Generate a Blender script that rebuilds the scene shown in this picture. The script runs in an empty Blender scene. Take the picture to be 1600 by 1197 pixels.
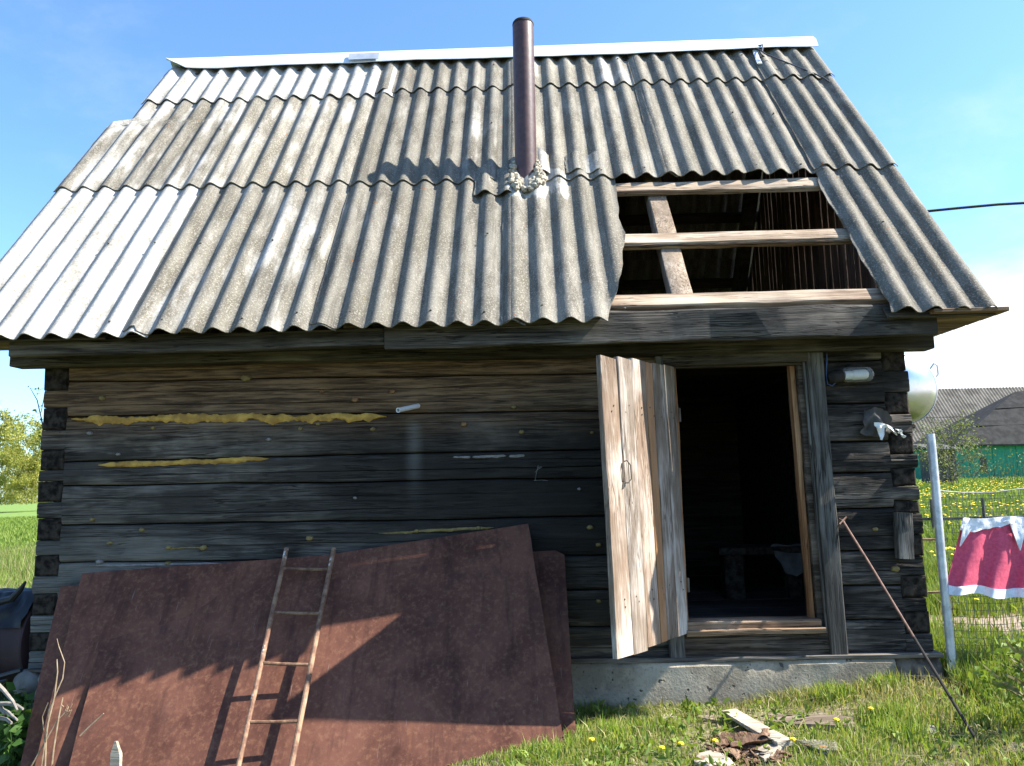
import bpy, math, random
import numpy as np
from mathutils import Vector, Matrix, noise as mnoise
random.seed(7); RNG = np.random.default_rng(11)
scene = bpy.context.scene
C = scene.collection
PI = math.pi

# ------------------------------------------------------------------ camera
F, PW, PH = 1200.0, 1600, 1197
CP, CY, CR = math.radians(7.45), math.radians(1.3), math.radians(1.26)
CAM = Vector((0, -4.6, 1.22))
FW = Vector((-math.sin(CY)*math.cos(CP), math.cos(CY)*math.cos(CP), math.sin(CP)))
R0 = Vector((math.cos(CY), math.sin(CY), 0)); U0 = R0.cross(FW)
RT = math.cos(CR)*R0 - math.sin(CR)*U0
UP = math.sin(CR)*R0 + math.cos(CR)*U0
cd = bpy.data.cameras.new('camera'); cam = bpy.data.objects.new('camera', cd); C.objects.link(cam)
cd.sensor_width = 36; cd.lens = 36*F/PW; cd.clip_start = 0.05; cd.clip_end = 3000
cam.matrix_world = Matrix(((RT.x, UP.x, -FW.x, CAM.x), (RT.y, UP.y, -FW.y, CAM.y), (RT.z, UP.z, -FW.z, CAM.z), (0, 0, 0, 1)))
scene.camera = cam

# ------------------------------------------------------------------ light
SUN = Vector((0.69, -0.028, 0.72)).normalized()
sl = bpy.data.lights.new('sun', 'SUN'); sl.energy = 5.0; sl.angle = math.radians(0.55); sl.color = (1.0, 0.955, 0.87)
so = bpy.data.objects.new('sun', sl); C.objects.link(so); so.rotation_euler = SUN.to_track_quat('Z', 'Y').to_euler()
so.location = (20, -3, 20)
world = bpy.data.worlds.new('World'); scene.world = world; world.use_nodes = True
wn = world.node_tree.nodes; wl = world.node_tree.links; wn.clear()
def N(nodes, t, **kw):
    n = nodes.new(t)
    for k, v in kw.items(): setattr(n, k, v)
    return n
def sky_setup():
    out = N(wn, 'ShaderNodeOutputWorld'); bg = N(wn, 'ShaderNodeBackground')
    sky = N(wn, 'ShaderNodeTexSky'); sky.sky_type = 'NISHITA'; sky.sun_disc = False
    sky.sun_elevation = math.asin(SUN.z); sky.sun_rotation = math.atan2(SUN.x, SUN.y)
    sky.air_density = 1.0; sky.dust_density = 0.6; sky.ozone_density = 1.6
    tc = N(wn, 'ShaderNodeTexCoord'); sep = N(wn, 'ShaderNodeSeparateXYZ'); wl.new(tc.outputs['Generated'], sep.inputs[0])
    def mr(inp, a, b):
        m = N(wn, 'ShaderNodeMapRange', interpolation_type='SMOOTHSTEP'); wl.new(inp, m.inputs[0])
        m.inputs[1].default_value = a; m.inputs[2].default_value = b; return m.outputs[0]
    def mul(a, b, op='MULTIPLY'):
        m = N(wn, 'ShaderNodeMath', operation=op)
        for i, q in enumerate((a, b)):
            if isinstance(q, (int, float)): m.inputs[i].default_value = q
            else: wl.new(q, m.inputs[i])
        return m.outputs[0]
    mp = N(wn, 'ShaderNodeMapping'); mp.inputs['Scale'].default_value = (2.2, 2.2, 7); wl.new(tc.outputs['Generated'], mp.inputs[0])
    nz = N(wn, 'ShaderNodeTexNoise'); nz.inputs['Scale'].default_value = 1.6; nz.inputs['Detail'].default_value = 6; nz.inputs['Roughness'].default_value = .6
    wl.new(mp.outputs[0], nz.inputs['Vector'])
    # bank of white cloud low over the horizon on the sun side
    zz = mul(sep.outputs[2], mul(nz.outputs[0], .22), 'SUBTRACT')
    low = mr(zz, 0.17, 0.04)
    az = mr(sep.outputs[0], 0.36, 0.52)
    bank = mul(low, az)
    mp2 = N(wn, 'ShaderNodeMapping'); mp2.inputs['Scale'].default_value = (1.3, 2.6, 3); mp2.inputs['Rotation'].default_value = (0, .3, .6)
    wl.new(tc.outputs['Generated'], mp2.inputs[0])
    nz2 = N(wn, 'ShaderNodeTexNoise'); nz2.inputs['Scale'].default_value = 1.7; nz2.inputs['Detail'].default_value = 7; nz2.inputs['Roughness'].default_value = .62
    wl.new(mp2.outputs[0], nz2.inputs['Vector'])
    wisp = mul(mr(nz2.outputs[0], .5, .85), .22)
    msk = mul(bank, wisp, 'MAXIMUM')
    tint = N(wn, 'ShaderNodeMix', data_type='RGBA', blend_type='MULTIPLY'); tint.inputs[0].default_value = 1
    wl.new(sky.outputs[0], tint.inputs[6]); tint.inputs[7].default_value = SKY_TINT
    mix = N(wn, 'ShaderNodeMix', data_type='RGBA'); wl.new(msk, mix.inputs[0]); wl.new(tint.outputs[2], mix.inputs[6])
    mix.inputs[7].default_value = (CLOUD, CLOUD, CLOUD*1.02, 1)
    wl.new(mix.outputs[2], bg.inputs[0]); bg.inputs[1].default_value = SKY_STR
    wl.new(bg.outputs[0], out.inputs[0])
SKY_TINT = (0.76, 1.02, 1.30, 1); SKY_STR = 0.093; CLOUD = 5.5
sky_setup()
scene.view_settings.view_transform = 'Standard'; scene.view_settings.look = 'None'
scene.view_settings.exposure = 1.6; scene.view_settings.gamma = 1; scene.view_settings.use_curve_mapping = False
scene.cycles.max_bounces = 8; scene.cycles.transparent_max_bounces = 8

# ------------------------------------------------------------------ photo-to-place helpers (points on real planes)
def ray(px, py): return FW + RT*((px-PW/2)/F) - UP*((py-PH/2)/F)
def W(px, py, y=0.0):
    d = ray(px, py); return CAM + d*((y-CAM.y)/d.y)
def G(px, py, z=0.0):
    d = ray(px, py); return CAM + d*((z-CAM.z)/d.z)
TH = math.radians(52)
RN = Vector((0, -math.sin(TH), math.cos(TH))); RS = Vector((0, math.cos(TH), math.sin(TH)))
KR = 4.125/4.18
EAVE = CAM + (Vector((0, -.42, 2.087))-CAM)*KR
def roof(x, s, o=0.0): return EAVE + Vector((x*KR, 0, 0)) + RS*(s*KR) + RN*(o*KR)
RIDGE = roof(0, 3.75); RY = RIDGE.y
def RP(px, py, o=0.0):
    d = ray(px, py); return CAM + d*(((EAVE + RN*o - CAM) @ RN)/(d @ RN))

# ------------------------------------------------------------------ materials
MATS = {}
def mat_new(name):
    m = bpy.data.materials.new(name); m.use_nodes = True
    nt = m.node_tree; nt.nodes.clear()
    o = N(nt.nodes, 'ShaderNodeOutputMaterial'); p = N(nt.nodes, 'ShaderNodeBsdfPrincipled'); nt.links.new(p.outputs[0], o.inputs[0])
    MATS[name] = m
    return m, nt.nodes, nt.links, p
class NB:
    """small node-graph helper"""
    def __init__(s, nodes, links): s.n, s.l = nodes, links
    def put(s, sock, v):
        if isinstance(v, (int, float)): sock.default_value = v
        elif isinstance(v, tuple):
            sock.default_value = v if len(v) == 4 or sock.type == 'VECTOR' else (*v, 1)
        else: s.l.new(v, sock)
    def math(s, op, a, b=0.0, clamp=False):
        m = N(s.n, 'ShaderNodeMath', operation=op, use_clamp=clamp); s.put(m.inputs[0], a); s.put(m.inputs[1], b); return m.outputs[0]
    def mix(s, f, a, b, blend='MIX'):
        m = N(s.n, 'ShaderNodeMix', data_type='RGBA', blend_type=blend); s.put(m.inputs[0], f); s.put(m.inputs[6], a); s.put(m.inputs[7], b); return m.outputs[2]
    def rng(s, v, a, b, c=0.0, d=1.0, smooth=True):
        m = N(s.n, 'ShaderNodeMapRange', interpolation_type='SMOOTHSTEP' if smooth else 'LINEAR'); s.put(m.inputs[0], v)
        for i, q in enumerate((a, b, c, d)): m.inputs[i+1].default_value = q
        return m.outputs[0]
    def noise(s, vec, scale, detail=3, rough=.55, dist=0.0):
        t = N(s.n, 'ShaderNodeTexNoise'); s.l.new(vec, t.inputs['Vector'])
        t.inputs['Scale'].default_value = scale; t.inputs['Detail'].default_value = detail; t.inputs['Roughness'].default_value = rough; t.inputs['Distortion'].default_value = dist
        return t.outputs[0]
    def coord(s, randomise=True, scale=(1, 1, 1), world=False):
        if world:
            v = N(s.n, 'ShaderNodeNewGeometry').outputs['Position']
        else:
            v = N(s.n, 'ShaderNodeTexCoord').outputs['Object']
        if randomise:
            oi = N(s.n, 'ShaderNodeObjectInfo'); c = N(s.n, 'ShaderNodeCombineXYZ')
            for i, k in enumerate((91.0, 57.0, 73.0)): s.l.new(s.math('MULTIPLY', oi.outputs['Random'], k), c.inputs[i])
            a = N(s.n, 'ShaderNodeVectorMath', operation='ADD'); s.l.new(v, a.inputs[0]); s.l.new(c.outputs[0], a.inputs[1]); v = a.outputs[0]
        if scale != (1, 1, 1):
            m = N(s.n, 'ShaderNodeMapping'); m.inputs['Scale'].default_value = scale; s.l.new(v, m.inputs[0]); v = m.outputs[0]
        return v
    def scaled(s, v, scale):
        m = N(s.n, 'ShaderNodeMapping'); m.inputs['Scale'].default_value = scale; s.l.new(v, m.inputs[0]); return m.outputs[0]
    def rand(s): return N(s.n, 'ShaderNodeObjectInfo').outputs['Random']
    def attr(s, name):
        a = N(s.n, 'ShaderNodeAttribute', attribute_type='OBJECT', attribute_name=name); return a.outputs['Fac']
    def bump(s, h, strength, dist, p):
        b = N(s.n, 'ShaderNodeBump'); b.inputs['Strength'].default_value = strength; b.inputs['Distance'].default_value = dist
        s.l.new(h, b.inputs['Height']); s.l.new(b.outputs[0], p.inputs['Normal'])

def wood(name, dark, mid, light, axis, rough=.85, bump=.5, vary=.25, soft=False, extra=None):
    m, n, l, p = mat_new(name); b = NB(n, l)
    v = b.coord()
    sc = [60.0, 60.0, 60.0]; sc[axis] = 3.4 if soft else 1.6
    s2 = [9.0, 9.0, 9.0]; s2[axis] = 1.3 if soft else .55
    fine = b.noise(b.scaled(v, tuple(sc)), 1.0, 5, .68, .5)
    med = b.noise(b.scaled(v, tuple(s2)), 1.0, 5, .62, 1.2)
    big = b.noise(v, 1.7, 4, .62)
    s4 = [150.0, 150.0, 150.0]; s4[axis] = 5.0
    hair = b.noise(b.scaled(v, tuple(s4)), 1.0, 3, .6)
    k = b.math('ADD', b.math('MULTIPLY', fine, .45), b.math('ADD', b.math('MULTIPLY', med, .35), b.math('MULTIPLY', hair, .2)))
    if soft:
        k = b.math('ADD', b.math('MULTIPLY', fine, .22), b.math('ADD', b.math('MULTIPLY', med, .28), b.math('ADD', b.math('MULTIPLY', hair, .2), b.math('MULTIPLY', big, .3))))
    col = b.mix(b.rng(k, .40, .56), dark, mid) if not soft else b.mix(b.rng(k, .36, .62), dark, mid)
    col = b.mix(b.rng(b.math('ADD', b.math('MULTIPLY', med, .45), b.math('ADD', b.math('MULTIPLY', big, .35), b.math('MULTIPLY', fine, .2))), .46, .64), col, light)
    col = b.mix(b.rng(hair, .52, .66, 0, .45), col, tuple(c*.8 for c in dark)) if not soft else b.mix(b.rng(hair, .45, .7, 0, .6), col, tuple(c*.6 for c in dark))
    # dark drying checks along the grain
    chk = None
    for sc_, ln_, wd in ((26.0, .8, .016), (58.0, 1.7, .022)):
        s3 = [sc_]*3; s3[axis] = ln_
        ck = b.noise(b.scaled(v, tuple(s3)), 1.0, 2, .5, .3)
        q = b.math('MULTIPLY', b.rng(b.math('ABSOLUTE', b.math('SUBTRACT', ck, .5)), .005, wd, 1.0, 0.0), b.rng(b.noise(v, 2.6, 3), .42, .58))
        chk = q if chk is None else b.math('MAXIMUM', chk, q)
    col = b.mix(b.math('MULTIPLY', chk, .85), col, tuple(c*.3 for c in dark))
    col = b.mix(1.0, col, b.rng(b.rand(), 0, 1, 1-vary, 1+vary, False), 'MULTIPLY')
    if extra: col = extra(b, col, fine, med)
    l.new(col, p.inputs['Base Color']); p.inputs['Roughness'].default_value = rough; p.inputs['Specular IOR Level'].default_value = .25
    h = b.math('SUBTRACT', b.math('ADD', b.math('MULTIPLY', fine, .6), b.math('ADD', b.math('MULTIPLY', med, .4), b.math('MULTIPLY', hair, .3))), b.math('MULTIPLY', chk, .8))
    b.bump(h, bump, .012, p)
    return m

def log_extra(b, col, fine, med):
    pos = N(b.n, 'ShaderNodeNewGeometry').outputs['Position']
    sp = N(b.n, 'ShaderNodeSeparateXYZ'); b.l.new(pos, sp.inputs[0])
    ln = b.noise(pos, .9, 4, .6)
    # soot and char: the stretch beside and above the doorway
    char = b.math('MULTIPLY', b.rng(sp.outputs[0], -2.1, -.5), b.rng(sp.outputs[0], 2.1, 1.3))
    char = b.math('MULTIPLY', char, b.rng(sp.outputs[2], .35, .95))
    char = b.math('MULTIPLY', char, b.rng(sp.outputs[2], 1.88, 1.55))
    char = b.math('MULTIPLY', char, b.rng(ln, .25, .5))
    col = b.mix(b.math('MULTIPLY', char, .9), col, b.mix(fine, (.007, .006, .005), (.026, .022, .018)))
    # silver-grey weathering low on the wall
    grey = b.math('MULTIPLY', b.rng(sp.outputs[2], 1.25, .45), b.rng(sp.outputs[0], .2, -1.6))
    grey = b.math('MULTIPLY', grey, b.rng(b.math('ADD', b.math('MULTIPLY', med, .6), b.math('MULTIPLY', ln, .5)), .4, .65))
    col = b.mix(b.math('MULTIPLY', grey, .75), col, b.mix(fine, (.10, .095, .083), (.26, .25, .222)))
    # brown, less weathered wood high under the eave
    brn = b.math('MULTIPLY', b.rng(sp.outputs[2], 1.42, 1.80), b.rng(sp.outputs[0], 1.4, .6))
    col = b.mix(b.math('MULTIPLY', brn, .8), col, b.mix(b.rng(fine, .35, .65), (.055, .029, .014), (.26, .155, .078)))
    # chalky streak washed down below the drain stub
    dx = b.math('ABSOLUTE', b.math('SUBTRACT', sp.outputs[0], -.70))
    st = b.math('MULTIPLY', b.rng(dx, .0, .07, 1, 0), b.math('MULTIPLY', b.rng(sp.outputs[2], 1.0, 1.5), b.rng(sp.outputs[2], 1.64, 1.58)))
    col = b.mix(b.math('MULTIPLY', st, .4), col, (.20, .19, .17))
    return col
M_LOG = wood('weathered_log', (.030, .025, .021), (.092, .079, .064), (.22, .19, .155), 0, bump=.8, vary=.42, soft=True, extra=log_extra)
M_LOGR = wood('charred_log', (.016, .013, .011), (.055, .047, .039), (.19, .16, .13), 0, bump=1.0, vary=.4, soft=True)
M_LOGEND = None
M_TONGUE = wood('grey_wood_lengthwise', (.06, .05, .04), (.13, .11, .088), (.23, .20, .165), 0)
M_FASCIA = wood('old_fascia', (.03, .025, .018), (.080, .067, .050), (.18, .155, .12), 0, bump=.8)
def sooty(b, col, fine, med):
    sp = N(b.n, 'ShaderNodeSeparateXYZ'); pos = N(b.n, 'ShaderNodeNewGeometry').outputs['Position']; b.l.new(pos, sp.inputs[0])
    f = b.math('MULTIPLY', b.rng(sp.outputs[0], .55, .95), b.rng(b.noise(b.scaled(pos, (2, 2, 6)), 1.0, 4), .3, .62))
    return b.mix(b.math('MULTIPLY', f, .8), col, (.022, .020, .018))
M_BEAM = wood('sooty_beam', (.04, .034, .027), (.105, .090, .072), (.22, .19, .15), 0, bump=.9, extra=sooty)
M_BATTEN = wood('raw_batten', (.15, .095, .062), (.36, .265, .18), (.50, .40, .29), 0, vary=.12)
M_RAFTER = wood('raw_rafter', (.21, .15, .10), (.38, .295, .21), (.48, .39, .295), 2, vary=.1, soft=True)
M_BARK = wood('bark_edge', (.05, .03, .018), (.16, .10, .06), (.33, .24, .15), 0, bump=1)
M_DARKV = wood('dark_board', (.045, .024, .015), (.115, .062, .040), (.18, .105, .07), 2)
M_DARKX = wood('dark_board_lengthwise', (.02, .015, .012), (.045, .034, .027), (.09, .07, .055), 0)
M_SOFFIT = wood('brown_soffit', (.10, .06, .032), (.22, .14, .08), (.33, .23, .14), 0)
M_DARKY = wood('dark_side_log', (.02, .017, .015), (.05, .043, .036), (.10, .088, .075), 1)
M_POST = wood('grey_door_casing', (.04, .037, .032), (.105, .098, .086), (.20, .19, .168), 2, bump=.9)
M_JAMB = wood('brown_jamb', (.15, .065, .026), (.38, .19, .085), (.52, .31, .165), 2)
M_THRES = wood('worn_threshold', (.08, .045, .024), (.21, .13, .078), (.33, .235, .155), 0)
M_SILL = wood('dark_sill', (.025, .018, .012), (.08, .06, .044), (.19, .15, .115), 0)
def plank_extra(b, col, fine, med):
    a = b.attr('orange')
    warm = b.mix(med, (.27, .115, .042), (.42, .23, .11))
    return b.mix(b.math('MULTIPLY', a, b.rng(fine, .3, .6, .6, 1)), col, warm)
M_PLANK = wood('bleached_plank', (.115, .085, .06), (.37, .32, .268), (.60, .56, .51), 2, bump=.6, vary=.12, soft=True, extra=plank_extra)
M_SCRAP = wood('bleached_scrap', (.26, .215, .16), (.46, .40, .31), (.60, .53, .43), 0, vary=.15)
M_STEP = wood('trodden_board', (.11, .082, .058), (.21, .165, .125), (.29, .235, .185), 0, vary=.15)
M_BARKP = wood('peeled_bark', (.055, .028, .016), (.14, .08, .048), (.25, .165, .105), 1, vary=.3)

def mk_slate():
    m, n, l, p = mat_new('asbestos_slate'); b = NB(n, l)
    v = b.coord()
    big = b.noise(b.scaled(v, (3.0, .8, 1)), 1.0, 4, .6)
    med = b.noise(b.scaled(v, (14, 3.0, 6)), 1.0, 4, .6, .4)
    spk = b.noise(v, 95, 3, .65)
    spk2 = b.noise(v, 210, 2, .6)
    col = b.mix(b.rng(med, .32, .68), (.097, .086, .068), (.218, .201, .166))
    col = b.mix(b.rng(big, .4, .7, 0, .6), col, (.125, .11, .08))
    col = b.mix(b.rng(spk, .5, .66, 0, .65), col, (.36, .335, .275))
    col = b.mix(b.rng(spk2, .55, .68, 0, .6), col, (.05, .046, .036))
    # lichen
    lich = b.math('MULTIPLY', b.rng(b.noise(v, 26, 3, .7), .64, .72), b.rng(b.noise(v, 3.1, 2), .48, .66))
    col = b.mix(b.math('MULTIPLY', lich, .7), col, (.25, .19, .07))
    rust = b.math('MULTIPLY', b.rng(b.noise(v, 17, 2, .5), .73, .76), .8)
    col = b.mix(rust, col, (.30, .11, .03))
    run = b.noise(b.scaled(v, (22, .6, 1)), 1.0, 4, .6)
    col = b.mix(b.rng(run, .52, .7, 0, .55), col, (.075, .068, .055))
    moss = b.math('MULTIPLY', b.rng(b.noise(v, 9, 5, .7), .58, .68), b.rng(b.noise(v, 1.9, 3), .48, .62))
    col = b.mix(b.math('MULTIPLY', moss, .55), col, (.10, .092, .055))
    col = b.mix(1.0, col, b.rng(b.rand(), 0, 1, .80, 1.16, False), 'MULTIPLY')
    # whiter, barely weathered cement: per sheet and per streak
    wv = b.attr('white')
    stre = b.math('ADD', b.math('MULTIPLY', b.noise(b.scaled(v, (9, .9, 1)), 1.0, 4, .62), .55), b.math('MULTIPLY', b.noise(b.scaled(v, (2.2, 1.3, 1)), 1.0, 4, .62), .45))
    wm = b.math('ADD', b.math('MULTIPLY', wv, 1.15), b.math('MULTIPLY', b.math('SUBTRACT', stre, .5), 2.3))
    wm = b.rng(wm, .42, .72)
    # cement wash around the chimney foot
    pos = N(n, 'ShaderNodeNewGeometry').outputs['Position']
    dv = N(n, 'ShaderNodeVectorMath', operation='DISTANCE'); mp = N(n, 'ShaderNodeMapping'); mp.inputs['Scale'].default_value = (1.0, 1, 1)
    l.new(pos, mp.inputs[0]); l.new(mp.outputs[0], dv.inputs[0]); dv.inputs[1].default_value = tuple(roof(.10, 1.50, 0))
    dd = b.math('ADD', dv.outputs['Value'], b.math('MULTIPLY', b.math('SUBTRACT', b.noise(b.scaled(pos, (14, 4, 4)), 1.0, 3), .5), .5))
    wm = b.math('MAXIMUM', wm, b.rng(dd, .165, .20, 1, 0))
    wm = b.math('MULTIPLY', wm, b.rng(b.noise(v, 48, 4, .7), .42, .68, 1, .45))
    col = b.mix(wm, col, b.mix(b.rng(med, .3, .7), (.26, .247, .215), (.45, .437, .405)))
    l.new(col, p.inputs['Base Color']); p.inputs['Roughness'].default_value = .9; p.inputs['Specular IOR Level'].default_value = .2
    b.bump(b.math('ADD', spk, b.math('MULTIPLY', med, .6)), .45, .006, p)
    return m
M_SLATE = mk_slate()

def simple(name, c1, c2, scale=8, rough=.7, metal=0.0, bump=0.0, stretch=(1, 1, 1), spec=.5, detail=4):
    m, n, l, p = mat_new(name); b = NB(n, l)
    v = b.scaled(b.coord(), stretch)
    k = b.noise(v, scale, detail, .6)
    l.new(b.mix(b.rng(k, .35, .65), c1, c2), p.inputs['Base Color'])
    p.inputs['Roughness'].default_value = rough; p.inputs['Metallic'].default_value = metal; p.inputs['Specular IOR Level'].default_value = spec
    if bump: b.bump(k, bump, .01, p)
    return m
M_LOGEND = simple('log_end_grain', (.010, .008, .0065), (.050, .040, .031), 24, .95, 0, .9, (1, 1, 1), .1, 6)
def mk_rust():
    m, n, l, p = mat_new('rusty_steel_sheet'); b = NB(n, l)
    v = b.coord()
    a = b.noise(v, 2.2, 5, .65, .5); c = b.noise(v, 38, 4, .7); d = b.noise(b.scaled(v, (16, 2.5, 2.5)), 1.0, 4, .6)
    col = b.mix(b.rng(a, .3, .7), (.074, .030, .0215), (.160, .069, .046))
    col = b.mix(b.rng(c, .45, .75, 0, .55), col, (.25, .125, .072))
    col = b.mix(b.rng(d, .5, .72, 0, .5), col, (.034, .0155, .0130))
    pale = b.math('MULTIPLY', b.rng(b.noise(v, 75, 3, .7), .62, .70), b.rng(b.noise(v, 2.6, 3), .45, .65))
    sp = N(n, 'ShaderNodeSeparateXYZ'); l.new(N(n, 'ShaderNodeNewGeometry').outputs['Position'], sp.inputs[0])
    up = b.math('MULTIPLY', b.rng(sp.outputs[2], .5, .9), b.rng(sp.outputs[0], -1.3, -.6))
    pale = b.math('MULTIPLY', pale, b.math('ADD', .35, b.math('MULTIPLY', up, .65)))
    col = b.mix(b.math('MULTIPLY', pale, .6), col, (.17, .12, .10))
    # faint vertical scratches
    sc = b.math('MULTIPLY', b.rng(b.noise(b.scaled(v, (120, 5, 5)), 1.0, 2), .70, .74), b.rng(b.noise(v, 3.3, 2), .5, .6))
    col = b.mix(b.math('MULTIPLY', sc, .35), col, (.38, .33, .30))
    runs = b.math('MULTIPLY', b.rng(b.noise(b.scaled(v, (11, 1.2, 1.2)), 1.0, 4, .6), .54, .68), b.rng(b.noise(v, 1.5, 3), .42, .6))
    col = b.mix(b.math('MULTIPLY', runs, .3), col, (.22, .095, .05))
    col = b.mix(b.math('MULTIPLY', b.rng(b.noise(v, 5.5, 4, .7), .56, .66), .3), col, (.05, .026, .024))
    l.new(col, p.inputs['Base Color']); p.inputs['Roughness'].default_value = .8; p.inputs['Specular IOR Level'].default_value = .1
    b.bump(c, .18, .006, p)
    return m
M_RUST = mk_rust()
M_PIPE = simple('painted_flue', (.050, .021, .018), (.078, .034, .028), 30, .45, 0, .1)
M_SOOT_SHADE = simple('soot_shade_black', (.012, .010, .009), (.028, .022, .019), 20, .9)  # near-black for soot, dark fittings and the rod's painted shade
M_MORTAR = simple('pebbly_mortar', (.26, .225, .165), (.46, .41, .32), 60, .95, 0, .8)
M_RIDGE = simple('pale_sheet_metal', (.56, .60, .64), (.70, .74, .77), 5, .42, .25, .08)
M_RIDGEP = simple('dull_metal_patch', (.33, .37, .42), (.42, .46, .52), 9, .5, .3)
M_GALV = simple('galvanized_steel', (.40, .43, .47), (.58, .61, .65), 18, .42, .35, .12)
M_LADDER = simple('rusty_ladder_paint', (.11, .05, .028), (.26, .155, .088), 24, .7, .1, .3)
def mk_rail():
    m, n, l, p = mat_new('rust_with_old_white_paint'); b = NB(n, l); v = b.coord()
    k = b.noise(v, 16, 4, .65); q = b.noise(v, 6, 2)
    col = b.mix(b.rng(k, .35, .65), (.12, .052, .028), (.29, .175, .10))
    col = b.mix(b.math('MULTIPLY', b.rng(k, .54, .60), b.rng(q, .56, .66)), col, (.62, .58, .54))
    l.new(col, p.inputs['Base Color']); p.inputs['Roughness'].default_value = .7; b.bump(k, .3, .004, p); return m
M_RAIL = mk_rail()
M_ROD = simple('rusty_rod', (.09, .045, .03), (.17, .09, .062), 30, .7, .1, .2)
M_WIRE = simple('fence_wire', (.10, .105, .10), (.20, .205, .20), 40, .5, .6)
M_BLACK = simple('black_rubber', (.010, .010, .012), (.022, .022, .025), 12, .35, 0, .1)
M_FILM = simple('black_film', (.006, .006, .007), (.012, .011, .012), 7, .6, 0, .2)
M_DRUM = simple('purple_brown_drum', (.032, .016, .017), (.055, .028, .028), 6, .75, .1, .05)
def mk_concrete():
    m, n, l, p = mat_new('old_concrete'); b = NB(n, l); v = b.coord()
    a = b.noise(v, 3.0, 5, .65); c = b.noise(v, 55, 4, .7); h = b.noise(v, 22, 3, .5)
    col = b.mix(b.rng(a, .35, .65), (.21, .178, .128), (.40, .345, .255))
    col = b.mix(b.rng(c, .5, .7, 0, .5), col, (.10, .095, .08))
    hole = b.rng(h, .66, .72)
    col = b.mix(hole, col, (.06, .055, .045))
    l.new(col, p.inputs['Base Color']); p.inputs['Roughness'].default_value = .95
    b.bump(b.math('SUBTRACT', b.math('MULTIPLY', c, .7), hole), .7, .012, p); return m
M_CONC = mk_concrete()
M_BLOCK = simple('dark_foundation_block', (.055, .042, .032), (.15, .125, .095), 14, .95, 0, .9)
M_STONE = simple('grey_stone', (.11, .10, .085), (.20, .185, .16), 9, .9, 0, .6)
M_FOAM = simple('yellow_foam', (.32, .17, .028), (.56, .33, .06), 13, .75, 0, .8)
M_FOAMP = simple('dull_yellow_resin', (.15, .105, .032), (.24, .17, .05), 40, .6, 0, .6)
M_KNOT = simple('amber_resin', (.15, .07, .022), (.24, .115, .035), 40, .5, 0, .6)
M_PUTTY = simple('pale_putty', (.17, .15, .135), (.24, .22, .20), 40, .8, 0, .5)
M_PVC = simple('white_plastic', (.72, .72, .70), (.80, .80, .78), 8, .35)
M_WHITE = simple('white_cloth', (.66, .67, .70), (.78, .79, .82), 30, .9, 0, .3)
M_PINK = simple('crimson_cloth', (.50, .060, .115), (.60, .085, .150), 60, .9, 0, .15)
M_ALU = simple('dull_aluminium', (.62, .63, .64), (.74, .75, .76), 5, .24, .95, .04)
M_GREEN = simple('green_painted_boards', (.0, .17, .105), (.010, .22, .14), 6, .6)
M_GREYWD = simple('grey_shed_wood', (.035, .032, .028), (.085, .078, .07), 9, .9, 0, .5, (1, 1, .2))
M_DKROOF = simple('dark_grey_roof', (.028, .027, .026), (.045, .044, .042), 2.5, .95, 0, .2, (1, 1, 1), .08)
M_FARSL = simple('far_slate', (.09, .082, .068), (.15, .138, .115), 1.2, .95, 0, 0, (1, 1, 1), .1)
M_LEAFS = {}
def foliage(name, cols, trans=.35, rough=.55):
    m, n, l, p = mat_new(name); b = NB(n, l)
    g = N(n, 'ShaderNodeNewGeometry'); cr = N(n, 'ShaderNodeValToRGB'); l.new(g.outputs['Random Per Island'], cr.inputs[0])
    e = cr.color_ramp.elements
    while len(e) < len(cols): e.new(.5)
    for i, c in enumerate(cols): e[i].position = i/(len(cols)-1); e[i].color = (*c, 1)
    l.new(cr.outputs[0], p.inputs['Base Color']); p.inputs['Roughness'].default_value = rough; p.inputs['Specular IOR Level'].default_value = .3
    t = N(n, 'ShaderNodeBsdfTranslucent'); l.new(b.mix(1.0, cr.outputs[0], (1.25, 1.2, .6), 'MULTIPLY'), t.inputs[0])
    ms = N(n, 'ShaderNodeMixShader'); ms.inputs[0].default_value = trans; l.new(p.outputs[0], ms.inputs[1]); l.new(t.outputs[0], ms.inputs[2])
    o = [q for q in n if q.type == 'OUTPUT_MATERIAL'][0]; l.new(ms.outputs[0], o.inputs[0])
    return m
M_GRASS = foliage('grass_blades', [(.085, .15, .018), (.16, .25, .032), (.235, .33, .05), (.30, .36, .075), (.42, .38, .17)])
M_GRASSD = foliage('dry_grass_blades', [(.13, .14, .04), (.22, .205, .075), (.33, .285, .14), (.42, .37, .21), (.11, .15, .035)])
M_GRASSF = foliage('meadow_blades', [(.095, .16, .022), (.14, .21, .034), (.175, .24, .04), (.21, .26, .055)])
M_NETTLE = foliage('nettle_leaf', [(.035, .09, .018), (.06, .13, .025), (.09, .17, .04)])
M_BIRCHL = foliage('spring_birch_leaf', [(.17, .21, .045), (.26, .29, .06), (.36, .36, .085), (.42, .37, .11)], .45)
M_OLIVEL = foliage('shrub_leaf', [(.085, .11, .04), (.13, .155, .06), (.18, .20, .085)])
M_DANDL = simple('dandelion_yellow', (.72, .48, .01), (.82, .60, .02), 30, .7)
M_STRAW = simple('dry_straw', (.22, .155, .09), (.33, .25, .16), 30, .8)
M_BIRCHT = simple('birch_bark', (.16, .145, .13), (.40, .38, .35), 3, .9, 0, .2, (1, 1, .6))
M_TWIG = simple('brown_twig', (.07, .055, .04), (.13, .105, .08), 10, .9)
M_DRIFT = simple('bleached_branch', (.17, .15, .125), (.26, .235, .20), 20, .8, 0, .3)
M_NEWS = simple('dull_paper', (.09, .08, .075), (.14, .13, .12), 10, .9)
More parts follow.
